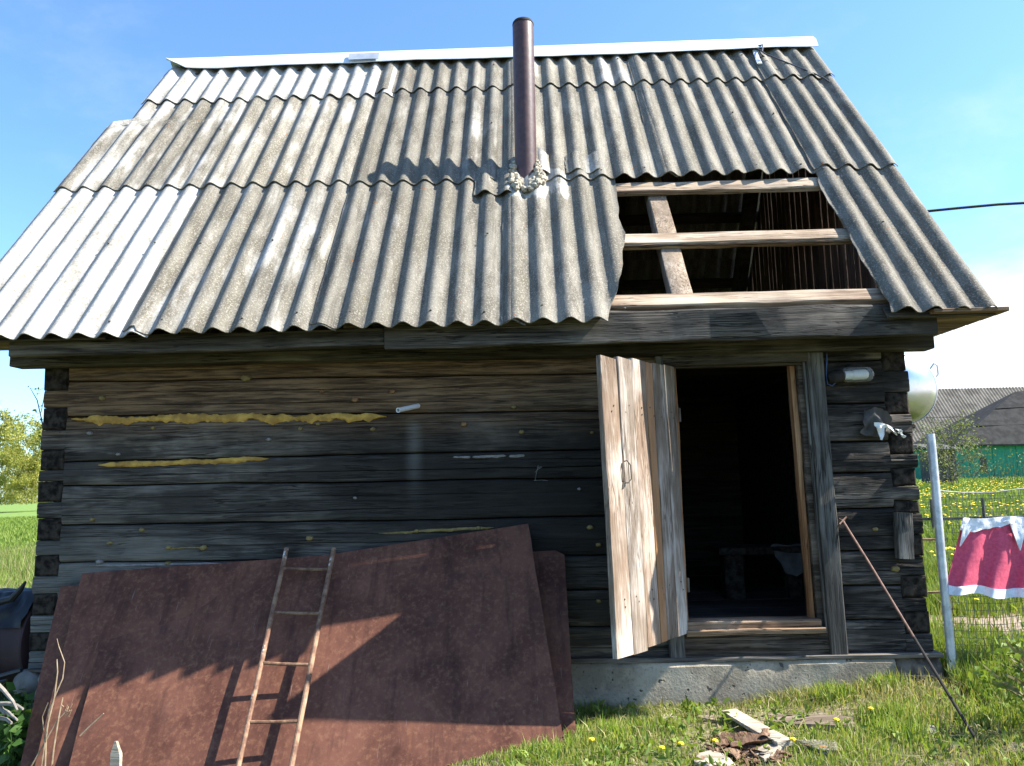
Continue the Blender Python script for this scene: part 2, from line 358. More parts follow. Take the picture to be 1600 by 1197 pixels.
def mk_glass():
    m, n, l, p = mat_new('lamp_glass'); p.inputs['Base Color'].default_value = (.95, .97, .97, 1); p.inputs['Roughness'].default_value = .08
    p.inputs['Transmission Weight'].default_value = .85; p.inputs['IOR'].default_value = 1.2; return m
M_GLASS = mk_glass()

# ------------------------------------------------------------------ ground height
def sst(x, a, b):
    t = np.clip((x-a)/(b-a), 0, 1); return t*t*(3-2*t)
def H(x, y):
    x = np.asarray(x, float); y = np.asarray(y, float)
    h = .015*(x-1)*sst(x, 1.6, -3.) - .20*sst(x, .15, -1.1)*sst(y, .6, -.2)
    h = h + (.065*sst(x, 1.0, 2.2) - .045*sst(x, 1.4, .2))*sst(y, -.7, -.1) - .03*sst(y, -.45, -.1)*sst(x, 1.8, 1.0)
    h = h + sst(x, -2, 6)*.0205*np.clip(y-3, 0, 40)
    h = h - sst(x, -2, -8)*.012*np.clip(y-3, 0, 20)*0
    h = h + .016*np.sin(3.1*x+1.3*y)*np.cos(2.3*y-.7*x) + .009*np.sin(7.3*x-2)*np.sin(6.1*y+1)
    return h

# ------------------------------------------------------------------ mesh helpers
def nz(x, y=0.0, z=0.0): return mnoise.noise(Vector((x, y, z)))
class MB:
    def __init__(s): s.v = []; s.f = []
    def add(s, vs, fs):
        o = len(s.v); s.v += [tuple(q) for q in vs]; s.f += [tuple(i+o for i in f) for f in fs]; return s
    def box(s, a, b):
        x0, y0, z0 = a; x1, y1, z1 = b
        return s.add([(x0, y0, z0), (x1, y0, z0), (x1, y1, z0), (x0, y1, z0), (x0, y0, z1), (x1, y0, z1), (x1, y1, z1), (x0, y1, z1)],
                     [(0, 3, 2, 1), (4, 5, 6, 7), (0, 1, 5, 4), (1, 2, 6, 5), (2, 3, 7, 6), (3, 0, 4, 7)])
    def loft(s, rings, cap=True, closed=False):
        n = len(rings[0]); vs = [p for r in rings for p in r]; fs = []
        m = len(rings)
        for i in range(m if closed else m-1):
            j = (i+1) % m
            for k in range(n): fs.append((i*n+k, i*n+(k+1) % n, j*n+(k+1) % n, j*n+k))
        if cap and not closed: fs.append(tuple(range(n-1, -1, -1))); fs.append(tuple((m-1)*n+k for k in range(n)))
        return s.add(vs, fs)
    def tube(s, pts, rad, n=8, cap=True):
        pts = [Vector(p) for p in pts]; rings = []
        up = None
        for i, p in enumerate(pts):
            d = (pts[min(i+1, len(pts)-1)]-pts[max(i-1, 0)]).normalized()
            if up is None: up = d.orthogonal().normalized()
            up = (up - d*(up @ d)).normalized(); w = d.cross(up)
            r = rad[i] if isinstance(rad, (list, tuple)) else rad
            rings.append([p + up*(r*math.cos(2*PI*k/n)) + w*(r*math.sin(2*PI*k/n)) for k in range(n)])
        return s.loft(rings, cap)
    def beam(s, p0, p1, side, w, t, seg=10, ch=.006, jit=.003, seed=0.0, taper=None):
        p0, p1 = Vector(p0), Vector(p1); ax = (p1-p0).normalized(); u = Vector(side); u = (u-ax*(u @ ax)).normalized(); v = ax.cross(u)
        prof = [(-1, -1, 1, 0), (1, -1, -1, 0), (1, -1, 0, 1), (1, 1, 0, -1), (1, 1, -1, 0), (-1, 1, 1, 0), (-1, 1, 0, -1), (-1, -1, 0, 1)]
        rings = []
        for i in range(seg+1):
            q = i/seg; c = p0.lerp(p1, q); r = []
            ww, tt = (w, t) if taper is None else taper(q)
            for k, (a, b, ca, cb) in enumerate(prof):
                fx = seed*7.3 + (k//2)*3.1
                ja = jit*nz(fx, q*(p1-p0).length*3.0, .3); jb = jit*nz(fx+50, q*(p1-p0).length*3.0, .7)
                r.append(c + u*(a*ww/2 + ca*ch + ja) + v*(b*tt/2 + cb*ch + jb))
            rings.append(r)
        return s.loft(rings)
    def build(s, name, mat, loc=(0, 0, 0), smooth=35):
        return mk_mesh(name, s.v, s.f, mat, loc, smooth)
def blob(mb, c, r, n=7, m=5, seed=0.0, sq=(1, 1, 1), amp=.3):
    rings = []; c = Vector(c)
    for j in range(1, m):
        t = PI*j/m
        rings.append([tuple(c+Vector((sq[0]*math.sin(t)*math.cos(2*PI*k/n), sq[1]*math.sin(t)*math.sin(2*PI*k/n), sq[2]*math.cos(t)))*r*(1+amp*nz(k*1.7+seed, j*1.3, seed))) for k in range(n)])
    mb.loft(rings)
def mk_mesh(name, v, f, mat, loc=(0, 0, 0), smooth=35):
    me = bpy.data.meshes.new(name)
    a = np.array(v, dtype=np.float64) - np.array(loc)
    me.from_pydata(a.tolist(), [], f); me.materials.append(mat)
    if smooth is not None:
        me.polygons.foreach_set('use_smooth', [True]*len(me.polygons)); me.set_sharp_from_angle(angle=math.radians(smooth))
    me.update()
    o = bpy.data.objects.new(name, me); C.objects.link(o); return o
def npmesh(name, verts, faces_flat, sizes, mat, loc=(0, 0, 0)):
    me = bpy.data.meshes.new(name); me.vertices.add(len(verts)); me.vertices.foreach_set('co', (verts-np.array(loc)).astype(np.float32).ravel())
    me.loops.add(len(faces_flat)); me.loops.foreach_set('vertex_index', faces_flat.astype(np.int32))
    me.polygons.add(len(sizes)); me.polygons.foreach_set('loop_start', np.concatenate(([0], np.cumsum(sizes)[:-1])).astype(np.int32))
    me.update(calc_edges=True); me.materials.append(mat)
    o = bpy.data.objects.new(name, me); C.objects.link(o); o.location = loc; return o
def tag(o, label=None, cat=None, group=None, kind=None):
    for k, v in (('label', label), ('category', cat), ('group', group), ('kind', kind)):
        if v: o[k] = v
    return o
LOC = {}
def thing(name, label, cat, loc=(0, 0, 0), group=None):
    o = bpy.data.objects.new(name, None); C.objects.link(o); o.location = loc; o.empty_display_size = .1
    return tag(o, label, cat, group)
def rootloc(p):
    while p.parent: p = p.parent
    return tuple(p.location)
def part(name, mb, mat, parent, label=None, smooth=35):
    o = mb.build(name, mat, rootloc(parent), smooth); o.parent = parent
    if label: o['label'] = label
    return o
def single(name, mb, mat, label, cat, loc, group=None, smooth=35):
    o = mb.build(name, mat, loc, smooth); o.location = loc; return tag(o, label, cat, group)

# ================================================================== GROUND
def make_ground():
    xs = np.concatenate([np.linspace(-900, -60, 22), np.linspace(-50, -6, 30), np.linspace(-5, 8, 110), np.linspace(9, 60, 34), np.linspace(80, 900, 18)])
    ys = np.concatenate([np.linspace(-60, -4, 12), np.linspace(-3, 5, 90), np.linspace(5.5, 60, 60), np.linspace(70, 1500, 30)])
    X, Y = np.meshgrid(xs, ys); Z = H(X, Y)
    v = np.stack([X, Y, Z], -1).reshape(-1, 3); nx, ny = len(xs), len(ys)
    i = np.arange(nx-1)[None, :] + nx*np.arange(ny-1)[:, None]; i = i.ravel()
    f = np.stack([i, i+1, i+1+nx, i+nx], 1)
    m, n, l, p = mat_new('earth_and_turf'); b = NB(n, l)
    pos = N(n, 'ShaderNodeNewGeometry').outputs['Position']; sp = N(n, 'ShaderNodeSeparateXYZ'); l.new(pos, sp.inputs[0])
    a = b.noise(pos, 2.2, 5, .65); c = b.noise(pos, 24, 4, .7); e = b.noise(pos, .12, 4, .6)
    near = b.mix(b.rng(c, .35, .65), (.06, .055, .03), (.14, .125, .07))
    near = b.mix(b.rng(a, .45, .6), near, (.055, .085, .02))
    far = b.mix(b.rng(e, .35, .65), (.10, .155, .028), (.15, .20, .045))
    far = b.mix(b.rng(c, .4, .7, 0, .4), far, (.085, .12, .022))
    fld = b.mix(b.rng(sp.outputs[1], 26, 40), far, (.135, .205, .05))
    col = b.mix(b.rng(sp.outputs[1], 2.0, 7.0), near, fld)
    # bare dug earth beyond the wire fence
    dv = N(n, 'ShaderNodeVectorMath', operation='DISTANCE'); mp = N(n, 'ShaderNodeMapping'); mp.inputs['Scale'].default_value = (.55, 1, 0); l.new(pos, mp.inputs[0]); l.new(mp.outputs[0], dv.inputs[0])
    dv.inputs[1].default_value = (DIRT[0]*.55, DIRT[1], 0)
    dd = b.math('ADD', dv.outputs['Value'], b.math('MULTIPLY', b.math('SUBTRACT', a, .5), .5))
    dirt = b.rng(dd, .42, .62, 1, 0)
    col = b.mix(dirt, col, b.mix(c, (.19, .14, .10), (.36, .29, .22)))
    # trodden earth in front of the doorway
    d2 = N(n, 'ShaderNodeVectorMath', operation='DISTANCE'); mp2 = N(n, 'ShaderNodeMapping'); mp2.inputs['Scale'].default_value = (.5, 1, 0); l.new(pos, mp2.inputs[0]); l.new(mp2.outputs[0], d2.inputs[0])
    d2.inputs[1].default_value = (.62, -.55, 0)
    t2 = b.rng(b.math('ADD', d2.outputs['Value'], b.math('MULTIPLY', b.math('SUBTRACT', a, .5), .6)), .2, .5, .8, 0)
    col = b.mix(t2, col, b.mix(c, (.16, .13, .08), (.30, .25, .17)))
    l.new(col, p.inputs['Base Color']); p.inputs['Roughness'].default_value = 1; p.inputs['Specular IOR Level'].default_value = .1
    b.bump(b.math('ADD', c, a), .6, .03, p)
    o = npmesh('ground', v, f.ravel(), np.full(len(f), 4), m); tag(o, kind='structure')
    o.data.polygons.foreach_set('use_smooth', [True]*len(f))
DIRT = tuple(G(1560, 985, .02))
make_ground()

# ================================================================== THE LOG BATHHOUSE
house = thing('log_bathhouse', 'old dark log bathhouse with a patched corrugated slate roof holed above its open door', 'log cabin', (0, 0, 0))

# ---- log courses, read off at three places along the wall
PL = [553, 595, 651, 721, 760, 821, 880, 938, 990, 1045]
PM = [540, 584, 642, 702, 747, 807, 868, 921, 980, 1037]
PR = [530, 565, 631, 691, 739, 796, 861, 917, 970, 1022]
JX = [-2.82, .37, 1.78]
JZ = [[W(110, a).z for a in PL], [W(930, a).z for a in PM], [W(1295, a).z for a in PR]]
def joint(i, x):
    z = np.interp(x, JX, [JZ[0][i], JZ[1][i], JZ[2][i]])
    return float(z) + .009*nz(x*1.1, i*5.7, .2) + .004*nz(x*4.0, i*3.3, .9)
def log_mesh(x0, x1, zb, zt, seed, y0=0.0, depth=.17, step=.045, cracks=(.4, .68), cd=(.012, .006), rough=.006):
    xs = list(np.linspace(x0, x1, max(4, int((x1-x0)/step)+1)))
    return log_rings(xs, zb, zt, seed, y0, depth, cracks, cd, rough)
def log_rings(xs, zb, zt, seed, y0, depth, cracks, cd, rough):
    rings = []
    for x in xs:
        b, t = zb(x), zt(x); h = t-b; r = []
        c1 = cracks[0] + .16*nz(x*.35, seed, 3.1) + .03*(x+1)*math.sin(seed) + .018*nz(x*3, seed); c2 = cracks[1] + .08*nz(x*.4, seed, 9.1) + .014*nz(x*3, seed, 4)
        d1 = cd[0]*max(0, .6+1.7*nz(x*.55, seed, 21.3)); d2 = cd[1]*max(0, .35+1.9*nz(x*.6, seed, 41.3))
        tt = [(0, .05), (.0, .018), (.02, .007), (.07, .001), (.20, 0), (c1-.05, 0), (c1-.006-.5*d1, .0), (c1, d1), (c1+.004+.3*d1, .0), ((c1+c2)/2, -.002), (c2-.011, 0), (c2, d2), (c2+.011, 0), (.86, 0), (.95, .001), (.985, .007), (1.0, .018), (1.0, .05)]
        for k, (q, y) in enumerate(tt):
            yy = y0 + y + rough*nz(x*.9, q*3+seed, 1.7) + rough*.35*nz(x*5, q*9+seed, 2.7) + .0012*nz(x*22, q*25+seed, .3)
            r.append((x, yy, b + q*h))
        r.append((x, y0+depth, b+h)); r.append((x, y0+depth, b))
        rings.append(r)
    return MB().loft(rings)
TL_ = [(550, 573), (610, 637), (672, 703), (735, 752), (785, 810), (845, 868), (901, 928), (962, 989), (1018, 1050)]
TR_ = [(531, 540), (579, 612), (647, 677), (710, 731), (760, 782), (803, 835), (870, 900), (935, 956), (991, 1019)]
XL, XR = -2.825, 2.115
for i in range(9):
    # left stretch with its corner tongue
    tb, tt = W(80, TL_[i][1]).z, W(80, TL_[i][0]).z
    xo = -2.975 + .010*nz(i*3.7, 1.1)
    f_b = lambda x, i=i, tb=tb: tb if x < XL else joint(i+1, x)+.003
    f_t = lambda x, i=i, tt=tt: tt if x < XL else joint(i, x)-.003
    xs = [xo, xo+.01, xo+.05, xo+.1, XL-.002, XL+.002] + list(np.linspace(XL+.04, .86, 84))
    cr = (random.uniform(.3, .5), random.uniform(.62, .78))
    part('log', log_rings(xs, f_b, f_t, i*13.1, 0.0, .17, cr, (random.uniform(.016, .034), random.uniform(.006, .018)), .007), M_LOG, house)
    # right stretch
    tb, tt = W(1410, TR_[i][1]).z, W(1410, TR_[i][0]).z
    xo = 2.262 + .022*nz(i*2.9, 8.1)
    f_b = lambda x, i=i, tb=tb: tb if x > XR else joint(i+1, x)+.004
    f_t = lambda x, i=i, tt=tt: tt if x > XR else joint(i, x)-.004
    xs = list(np.linspace(1.70, XR-.01, 26)) + [XR-.002, XR+.002, XR+.05, xo-.03, xo-.008, xo]
    part('log', log_rings(xs, f_b, f_t, i*7.7+100, 0.0, .17, (random.uniform(.3, .45), random.uniform(.6, .8)), (.016, .013), .011), M_LOGR, house)
def side_log(xa, xb, za, zb, fa, fb, seed, end_y):
    rings = []
    for y, q in ((end_y, 0), (end_y+.012, 0), (.165, 0), (.175, 1), (1.2, 1), (2.4, 1), (3.5, 1)):
        z0, z1 = (za, zb) if q == 0 else (fa, fb); e = .012 if y == end_y else 0
        j = [.008*nz(seed, k*2.1, y) for k in range(8)]
        rings.append([(xa+e+j[0], y, z0+e), (xb-e+j[1], y, z0+e), (xb-e+j[1], y, z1-e), (xa+e+j[2], y, z1-e)])
    return MB().loft(rings)
for i in range(9):
    # ends of the side-wall logs, notched between the tongues
    a = W(80, TL_[i][1]).z-.002; b = W(80, TL_[i+1][0]).z+.002 if i < 8 else a-.02
    if i < 8: part('side_log', side_log(-2.977+.008*nz(i, 4.4), XL-.003, b, a, joint(i+1, -2.8)-.125, joint(i+1, -2.8)+.125, i, -.001+.006*nz(i, 2.2)), M_LOGEND, house)
    a = W(1410, TR_[i][1]).z-.003; b = W(1410, TR_[i+1][0]).z+.003 if i < 8 else a-.02
    if i < 8: part('side_log', side_log(XR+.004, 2.266+.012*nz(i, 6.4), b, a, joint(i+1, 1.78)-.125, joint(i+1, 1.78)+.125, i+30, .005+.008*nz(i, 7.2)), M_LOGEND, house)
# back wall and inner partition, floor, ceiling
for i in range(10):
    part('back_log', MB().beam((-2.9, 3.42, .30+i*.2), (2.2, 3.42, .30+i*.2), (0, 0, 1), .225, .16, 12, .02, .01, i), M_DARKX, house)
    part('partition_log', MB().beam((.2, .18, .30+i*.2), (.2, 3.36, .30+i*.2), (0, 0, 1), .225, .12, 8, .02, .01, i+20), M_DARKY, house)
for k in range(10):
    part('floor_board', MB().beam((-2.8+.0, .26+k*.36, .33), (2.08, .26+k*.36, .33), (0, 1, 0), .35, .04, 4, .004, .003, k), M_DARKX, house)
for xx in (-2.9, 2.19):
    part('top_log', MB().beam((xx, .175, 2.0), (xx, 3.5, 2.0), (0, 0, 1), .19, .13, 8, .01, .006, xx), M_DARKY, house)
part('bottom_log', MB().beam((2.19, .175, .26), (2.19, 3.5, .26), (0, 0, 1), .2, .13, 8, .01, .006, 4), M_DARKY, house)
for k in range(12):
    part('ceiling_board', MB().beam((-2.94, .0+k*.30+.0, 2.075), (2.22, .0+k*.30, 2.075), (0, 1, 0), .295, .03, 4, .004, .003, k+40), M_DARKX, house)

# ---- foundation
fm = MB(); rings = []
for x in np.linspace(-2.9, 2.02, 100):
    top = .193 - .010*abs(nz(x*2.2, 3.3)) - .018*max(0, nz(x*7, 1.1)-.25) + .006*(x/2)
    y = -.065 + .010*nz(x*1.7, .4)
    rings.append([(x, y+.01*nz(x*3, 7), -.35), (x, y-.008+.012*nz(x*4, 2), -.02), (x, y+.008*nz(x*6, 5), .09), (x, y+.004+.01*nz(x*9, 6), top-.022), (x, y+.022+.02*max(0, nz(x*5, 9)), top), (x, .10, top+.012), (x, .16, -.35)])
fm.loft(rings); part('foundation', fm, M_CONC, house)
fm = MB(); rings = []
for x in np.linspace(2.035, 2.285, 9):
    j = lambda k: .014*nz(x*9, k)
    rings.append([(x, -.05+j(1), -.3), (x, -.055+j(2), .05), (x, -.045+j(3), .15+j(9)), (x, -.015+j(4), .19+j(5)), (x, .12, .195), (x, .14, -.3)])
fm.loft(rings); part('foundation_block', fm, M_BLOCK, house, 'dark crumbling foundation block at the corner')
sill = MB().beam((-2.95, .04, .203), (2.29, .04, .208), (0, 1, 0), .20, .022, 30, .004, .008, 3)
part('sill_plate', sill, M_TONGUE, house)

# ---- plate, fascia, soffit
part('wall_plate', MB().beam((-3.115, -.06, 2.02), (2.37, -.06, 1.985), (0, 0, 1), .075, .13, 30, .008, .008, 5), M_FASCIA, house)
part('fascia_board', MB().beam((-2.96, -.335, 2.049), (-.813, -.335, 2.056), (0, 0, 1), .105, .045, 24, .006, .006, 8), M_FASCIA, house)
part('fascia_board', MB().beam((-.808, -.340, 2.076), (2.265, -.340, 2.076), (0, 0, 1), .182, .06, 34, .009, .010, 9), M_BEAM, house, 'long soot-blackened timber under the hole')
for k in range(3):
    part('soffit_board', MB().beam((-3.30, -.40+k*.135, 2.100), (-2.90, -.40+k*.135, 2.100), (0, 1, 0), .128, .022, 4, .003, .003, k+60), M_SOFFIT if k else M_FASCIA, house)
for k in range(7):
    part('soffit_board', MB().beam((2.20, -.41+k*.135, 2.098), (2.60-.004*k, -.41+k*.135, 2.098), (0, 1, 0), .128, .022, 4, .003, .003, k+70), M_SOFFIT, house)

for k in range(2):
    part('soffit_board', MB().beam((-2.9, -.225+k*.145, 2.040), (2.2, -.225+k*.145, 2.040), (0, 1, 0), .140, .022, 30, .003, .004, k+80), M_DARKX, house)
# ---- rafters and battens
for k, x in enumerate((-2.85, -1.95, -1.0, -.05, .915, 2.19)):
    part('rafter', MB().beam(roof(x, .12, -.125), roof(x, 3.72, -.125), (1, 0, 0), .125, .10, 16, .006, .006, k+11), M_RAFTER, house)
    yb = 2*RY
    p0 = roof(x, .2, -.125); p1 = roof(x, 3.72, -.125)
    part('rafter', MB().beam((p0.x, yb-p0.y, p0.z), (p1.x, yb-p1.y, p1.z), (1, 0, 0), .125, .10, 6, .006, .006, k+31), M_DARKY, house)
part('batten', MB().beam(roof(-3.28, .235, -.052), roof(2.5, .235, -.052), RS, .105, .044, 40, .006, .005, 17), M_BATTEN, house)
pol = MB(); rings = []
for x in np.linspace(-3.25, 2.46, 80):
    r = []; wob = .012*nz(x*1.3, 5)
    for k in range(10):
        a = 2*PI*k/10
        o = max(-.052, .042*math.sin(a)) if True else 0
        sv = .060*math.cos(a)*(1+.12*nz(x*2.1, math.cos(a), 3))
        oo = min(.030, .048*math.sin(a)) + (.010*nz(x*7, k, 1) if math.sin(a) < .3 else 0)
        r.append(tuple(roof(x, .862+sv+wob, -.062+oo)))
    rings.append(r)
M_POLE = wood('pale_pole', (.22, .145, .09), (.48, .37, .26), (.64, .54, .42), 0, vary=.05, soft=True)
pol.loft(rings); part('batten', pol, M_POLE, house, 'waney half-round batten with bark along its lower edge')
brk = MB()
rings = []
for x in np.linspace(.40, 2.3, 70):
    w = .010+.008*nz(x*6, 3)+.006*nz(x*15, 4); c = .862-.058+.012*nz(x*1.3, 5)
    r = [tuple(roof(x, c+w*math.cos(2*PI*k/6), -.052+w*.9*math.sin(2*PI*k/6))) for k in range(6)]
    rings.append(r)
brk.loft(rings); part('bark_strip', brk, M_BARK, house)
part('batten', MB().beam(roof(-3.28, 1.468, -.048), roof(2.5, 1.475, -.048), RS, .115, .042, 40, .006, .008, 19), M_BATTEN, house)
for s in (2.35, 2.95, 3.55): part('batten', MB().beam(roof(-3.2, s, -.05), roof(2.5, s, -.05), RS, .10, .04, 20, .006, .005, s*9), M_BATTEN, house)
for s in (.25, .9, 1.5, 2.2, 2.9, 3.5):
    p0, p1 = roof(-3.2, s, -.05), roof(2.5, s, -.05)
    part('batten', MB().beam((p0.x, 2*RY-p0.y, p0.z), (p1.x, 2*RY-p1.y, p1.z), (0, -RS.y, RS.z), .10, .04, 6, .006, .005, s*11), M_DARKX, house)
part('ridge_beam', MB().beam((-2.85, RY, RIDGE.z-.22), (2.40, RY, RIDGE.z-.22), (0, 1, 0), .09, .13, 8), M_DARKX, house)

# ---- gable boards: daylight shows through the cracks between them
def gable(x, seed):
    rnd = random.Random(seed); y = .02
    while y < 3.46:
        w = rnd.uniform(.085, .15); y1 = min(y+w, 3.50)
        zt = lambda q: EAVE.z + max(0, (min(q, 2*RY-q)-EAVE.y)*math.tan(TH)) - .13
        g = rnd.choice((.004, .007, .010, .014, .017)) if seed == 1 else .002
        ya, yb = y+g/2, y1-g/2; t = .011; j = rnd.uniform(-.003, .003)
        z0 = 2.095; tap = rnd.uniform(-.003, .003)
        rings = [[(x-t+j, ya, z0), (x+t+j, ya, z0), (x+t+j, yb, z0), (x-t+j, yb, z0)],
                 [(x-t+j, ya+tap, (z0+zt(ya))/2), (x+t+j, ya+tap, (z0+zt(ya))/2), (x+t+j, yb-tap, (z0+zt(yb))/2), (x-t+j, yb-tap, (z0+zt(yb))/2)],
                 [(x-t+j, ya, zt(ya)), (x+t+j, ya, zt(ya)), (x+t+j, yb, zt(yb)), (x-t+j, yb, zt(yb))]]
        part('gable_board', MB().loft(rings), M_DARKV, house, smooth=None)
        y = y1
gable(2.275, 1); gable(-2.97, 2)

# ---- corrugated slate sheets
PITCH = .1518; AMP = .0215
def slate_mesh(nw, L, left=None, right=None, bot=None, top=None, seed=0.0, jag=.004, nper=9, ny=14, tilt=.012):
    """wave sheet in its own frame: x across the waves, y up the slope, z outward"""
    Wd = nw*PITCH; nx = int(nw*nper)
    U = np.linspace(0, 1, nx+1); V = np.linspace(0, 1, ny+1)
    v = []; th = .0065
    for side in (0, 1):
        for q in V:
            yy = q*L
            l = (left(yy) if left else 0.0) + jag*nz(yy*9, seed, 1.3) + .5*jag*nz(yy*31, seed, 2.3)
            r = (right(yy) if right else Wd) + jag*nz(yy*9, seed, 5.3) + .5*jag*nz(yy*31, seed, 6.3)
            for u in U:
                x = l+(r-l)*u
                b = (bot(x) if bot else 0.0) + jag*.8*nz(x*14, seed, 8.3); t = (top(x) if top else L)
                y = b+(t-b)*q
                z = -AMP*math.cos(2*PI*x/PITCH) + .0035*nz(x*1.2, y*1.1, seed)
                z += tilt*(1-y/max(L, .5)) + .011*max(0, 1-x/Wd)
                v.append((x, y, z - side*th))
    n = (nx+1)*(ny+1); f = []
    for j in range(ny):
        for i in range(nx):
            a = j*(nx+1)+i
            f.append((a, a+1, a+nx+2, a+nx+1)); f.append((n+a, n+a+nx+1, n+a+nx+2, n+a+1))
    for i in range(nx):
        f.append((i, n+i, n+i+1, i+1)); a = ny*(nx+1)+i; f.append((a, a+1, n+a+1, n+a))
    for j in range(ny):
        a = j*(nx+1); f.append((a, a+nx+1, n+a+nx+1, n+a)); a += nx; f.append((a, n+a, n+a+nx+1, a+nx+1))
    me = bpy.data.meshes.new('slate_sheet'); me.from_pydata(v, [], f); me.materials.append(M_SLATE)
    me.polygons.foreach_set('use_smooth', [True]*len(f)); me.set_sharp_from_angle(angle=math.radians(60)); me.update()
    return me
def slate(me, x, s, white=0.0, off=0.0, back=False, label=None, name='slate_sheet', spin=0.0):
    o = bpy.data.objects.new(name, me); C.objects.link(o); o.parent = house
    o.scale = (KR, KR, KR)
    if not back: o.location = roof(x, s, off); o.rotation_euler = (TH, 0, spin)
    else:
        p = roof(x, s, off); o.location = (-p.x, 2*RY-p.y, p.z); o.rotation_euler = (TH, 0, PI)
    o['white'] = float(white)
    if label: o['label'] = label
    return o
SX = [-3.352, -2.290, -1.227, -.143, .935, 2.005]
full = slate_mesh(8, 1.75, seed=1.0); full2 = slate_mesh(8, 1.75, seed=2.0, jag=.006)
# bottom row
slate(slate_mesh(8, 1.75, seed=3.1, left=lambda y: 0.0), SX[0], 0.0, .92, label='nearly white slate sheet at the left end of the eave')
slate(slate_mesh(8, 1.75, seed=4.1, bot=lambda x: .03 if x < .1 else 0), SX[1], .012, .36)
slate(slate_mesh(8, 1.75, seed=5.1, bot=lambda x: .05*max(0, 1-x/.08)), SX[2], .016, .22)
cutR = lambda y: float(np.interp(y, [0, .08, .25, .5, .72, .85, 1.05, 1.35, 1.75], [.585, .60, .665, .72, .745, .775, .755, .775, .78]))
slate(slate_mesh(5.2, 1.75, seed=6.1, right=cutR, jag=.010, ny=40), SX[3], .02, .10, label='broken slate sheet with a ragged right edge beside the hole')
slate(slate_mesh(3.75, 1.75, seed=7.1, jag=.011, ny=40, left=lambda y: .012*math.sin(y*9)), SX[5], .02, .06, off=.006)
# middle row
lc = lambda y: .0 if y < 1.02 else .155*min(1, (y-1.02)/.05)
slate(slate_mesh(8, 1.62, seed=8.1, left=lc, ny=32), SX[0]+.0, 1.60, .46, off=.004, label='slate sheet with its upper left corner broken off')
slate(full2, SX[1]+.0, 1.59, .36, off=.004)
slate(full, SX[2], 1.555, .27, off=.004)
slate(slate_mesh(8, 1.75, seed=9.1), SX[3], 1.555, .22, off=.004)
slate(slate_mesh(8, 1.75, seed=10.1, bot=lambda x: .035*max(0, 1-abs(x-.62)/.05)), SX[4], 1.55, .07, off=.004)
slate(slate_mesh(3.8, 1.75, seed=11.1, jag=.008, ny=30), SX[5]+.005, 1.575, .02, off=.010)
# short top row
sh = [slate_mesh(8, .72, seed=20+k, ny=8) for k in range(3)]
slate(slate_mesh(7, .72, seed=24.0, ny=8), SX[0]+PITCH, 2.985, 1.0, off=.010)
slate(sh[1], SX[1]+.01, 2.985, .98, off=.010)
slate(sh[2], SX[2]-.005, 3.045, .20, off=.010)
slate(sh[0], SX[3], 3.05, .34, off=.010)
slate(slate_mesh(8, .72, seed=25.0, ny=8), SX[4], 3.05, .12, off=.010)
slate(slate_mesh(3.8, .72, seed=26.0, ny=8), SX[5]+.01, 3.05, .03, off=.016)
# rear slope
for x in (-2.57, -1.51, -.45, .61, 1.67, 1.88):
    for s in (0.0, 1.56): slate(full, x, s, .2, back=True)
    slate(sh[0], x, 3.05, .2, back=True, off=.006)
for xa, xb in ((-3.30, -2.4), (2.0, 2.585)):
    part('eave_board', MB().beam(roof(xa, .075, -.040), roof(xb, .075, -.040), RS, .09, .016, 6, .002, .002, xa), M_FASCIA, house)
# patch pieces at the flue
slate(slate_mesh(2.45, .36, seed=31.0, ny=10, jag=.008, bot=lambda x: .03*max(0, 1-abs(x-.35)/.06)), -.345, 1.36, .22, off=.016, name='slate_patch', label='small slate offcut tucked in left of the flue')
slate(slate_mesh(2.0, .42, seed=33.0, ny=12, jag=.02, top=lambda x: .34+.07*math.sin(x*16)), -.10, 1.62, .55, off=.016, name='slate_patch', label='broken whitish slate piece behind the flue')
slate(slate_mesh(1.5, .26, seed=35.0, ny=12, jag=.018), .30, 1.62, .35, off=.014, name='slate_patch', label='cracked slate piece right of the flue')

nm = MB(); rn = random.Random(4)
for sx in SX:
    for s0 in (.10, .85, 1.62, 2.4, 3.12, 3.5):
        for wv in (1, 4, 6):
            x = sx+(wv+.5)*PITCH
            if x > 2.5 or (.55 < x < 2.05 and s0 < 1.5) or rn.random() < .25: continue
            blob(nm, roof(x, s0+rn.uniform(-.02, .03), AMP+.017), .0075, 6, 4, x, (1, 1, .8), .1)
o = part('slate_nails', nm, M_TWIG, house); o['kind'] = 'stuff'
# ---- ridge cap
cap = MB(); rings = []
for x in np.linspace(-3.19, 2.60, 60):
    d = .010*nz(x*1.6, 3)+.006*nz(x*5, 4); w = max(0, (-2.98-x)/.21)
    b = roof(x, 3.585+.10*w+.03*nz(x*1.1, 6), .060+d+.05*w+.015*max(0, nz(x*.8, 2))); m_ = roof(x, 3.69+.03*w, .085+d*.5); t = roof(x, 3.775, .075)
    kb = Vector((t.x, 2*RY-t.y+.12, t.z-.16)); e = Vector((0, .003, -.004))
    rings.append([b, m_, t, kb, kb+e*1.2, t+e*1.5, m_+e, b+e])
cap.loft(rings); rc = part('ridge_cap', cap, M_RIDGE, house, smooth=25)
pa = MB(); rings = []
for x in np.linspace(-1.53, -1.26, 6):
    rings.append([roof(x, 3.60, .080), roof(x, 3.68, .100), roof(x, 3.685, .095), roof(x, 3.605, .075)])
pa.loft(rings); part('metal_patch', pa, M_RIDGEP, rc)

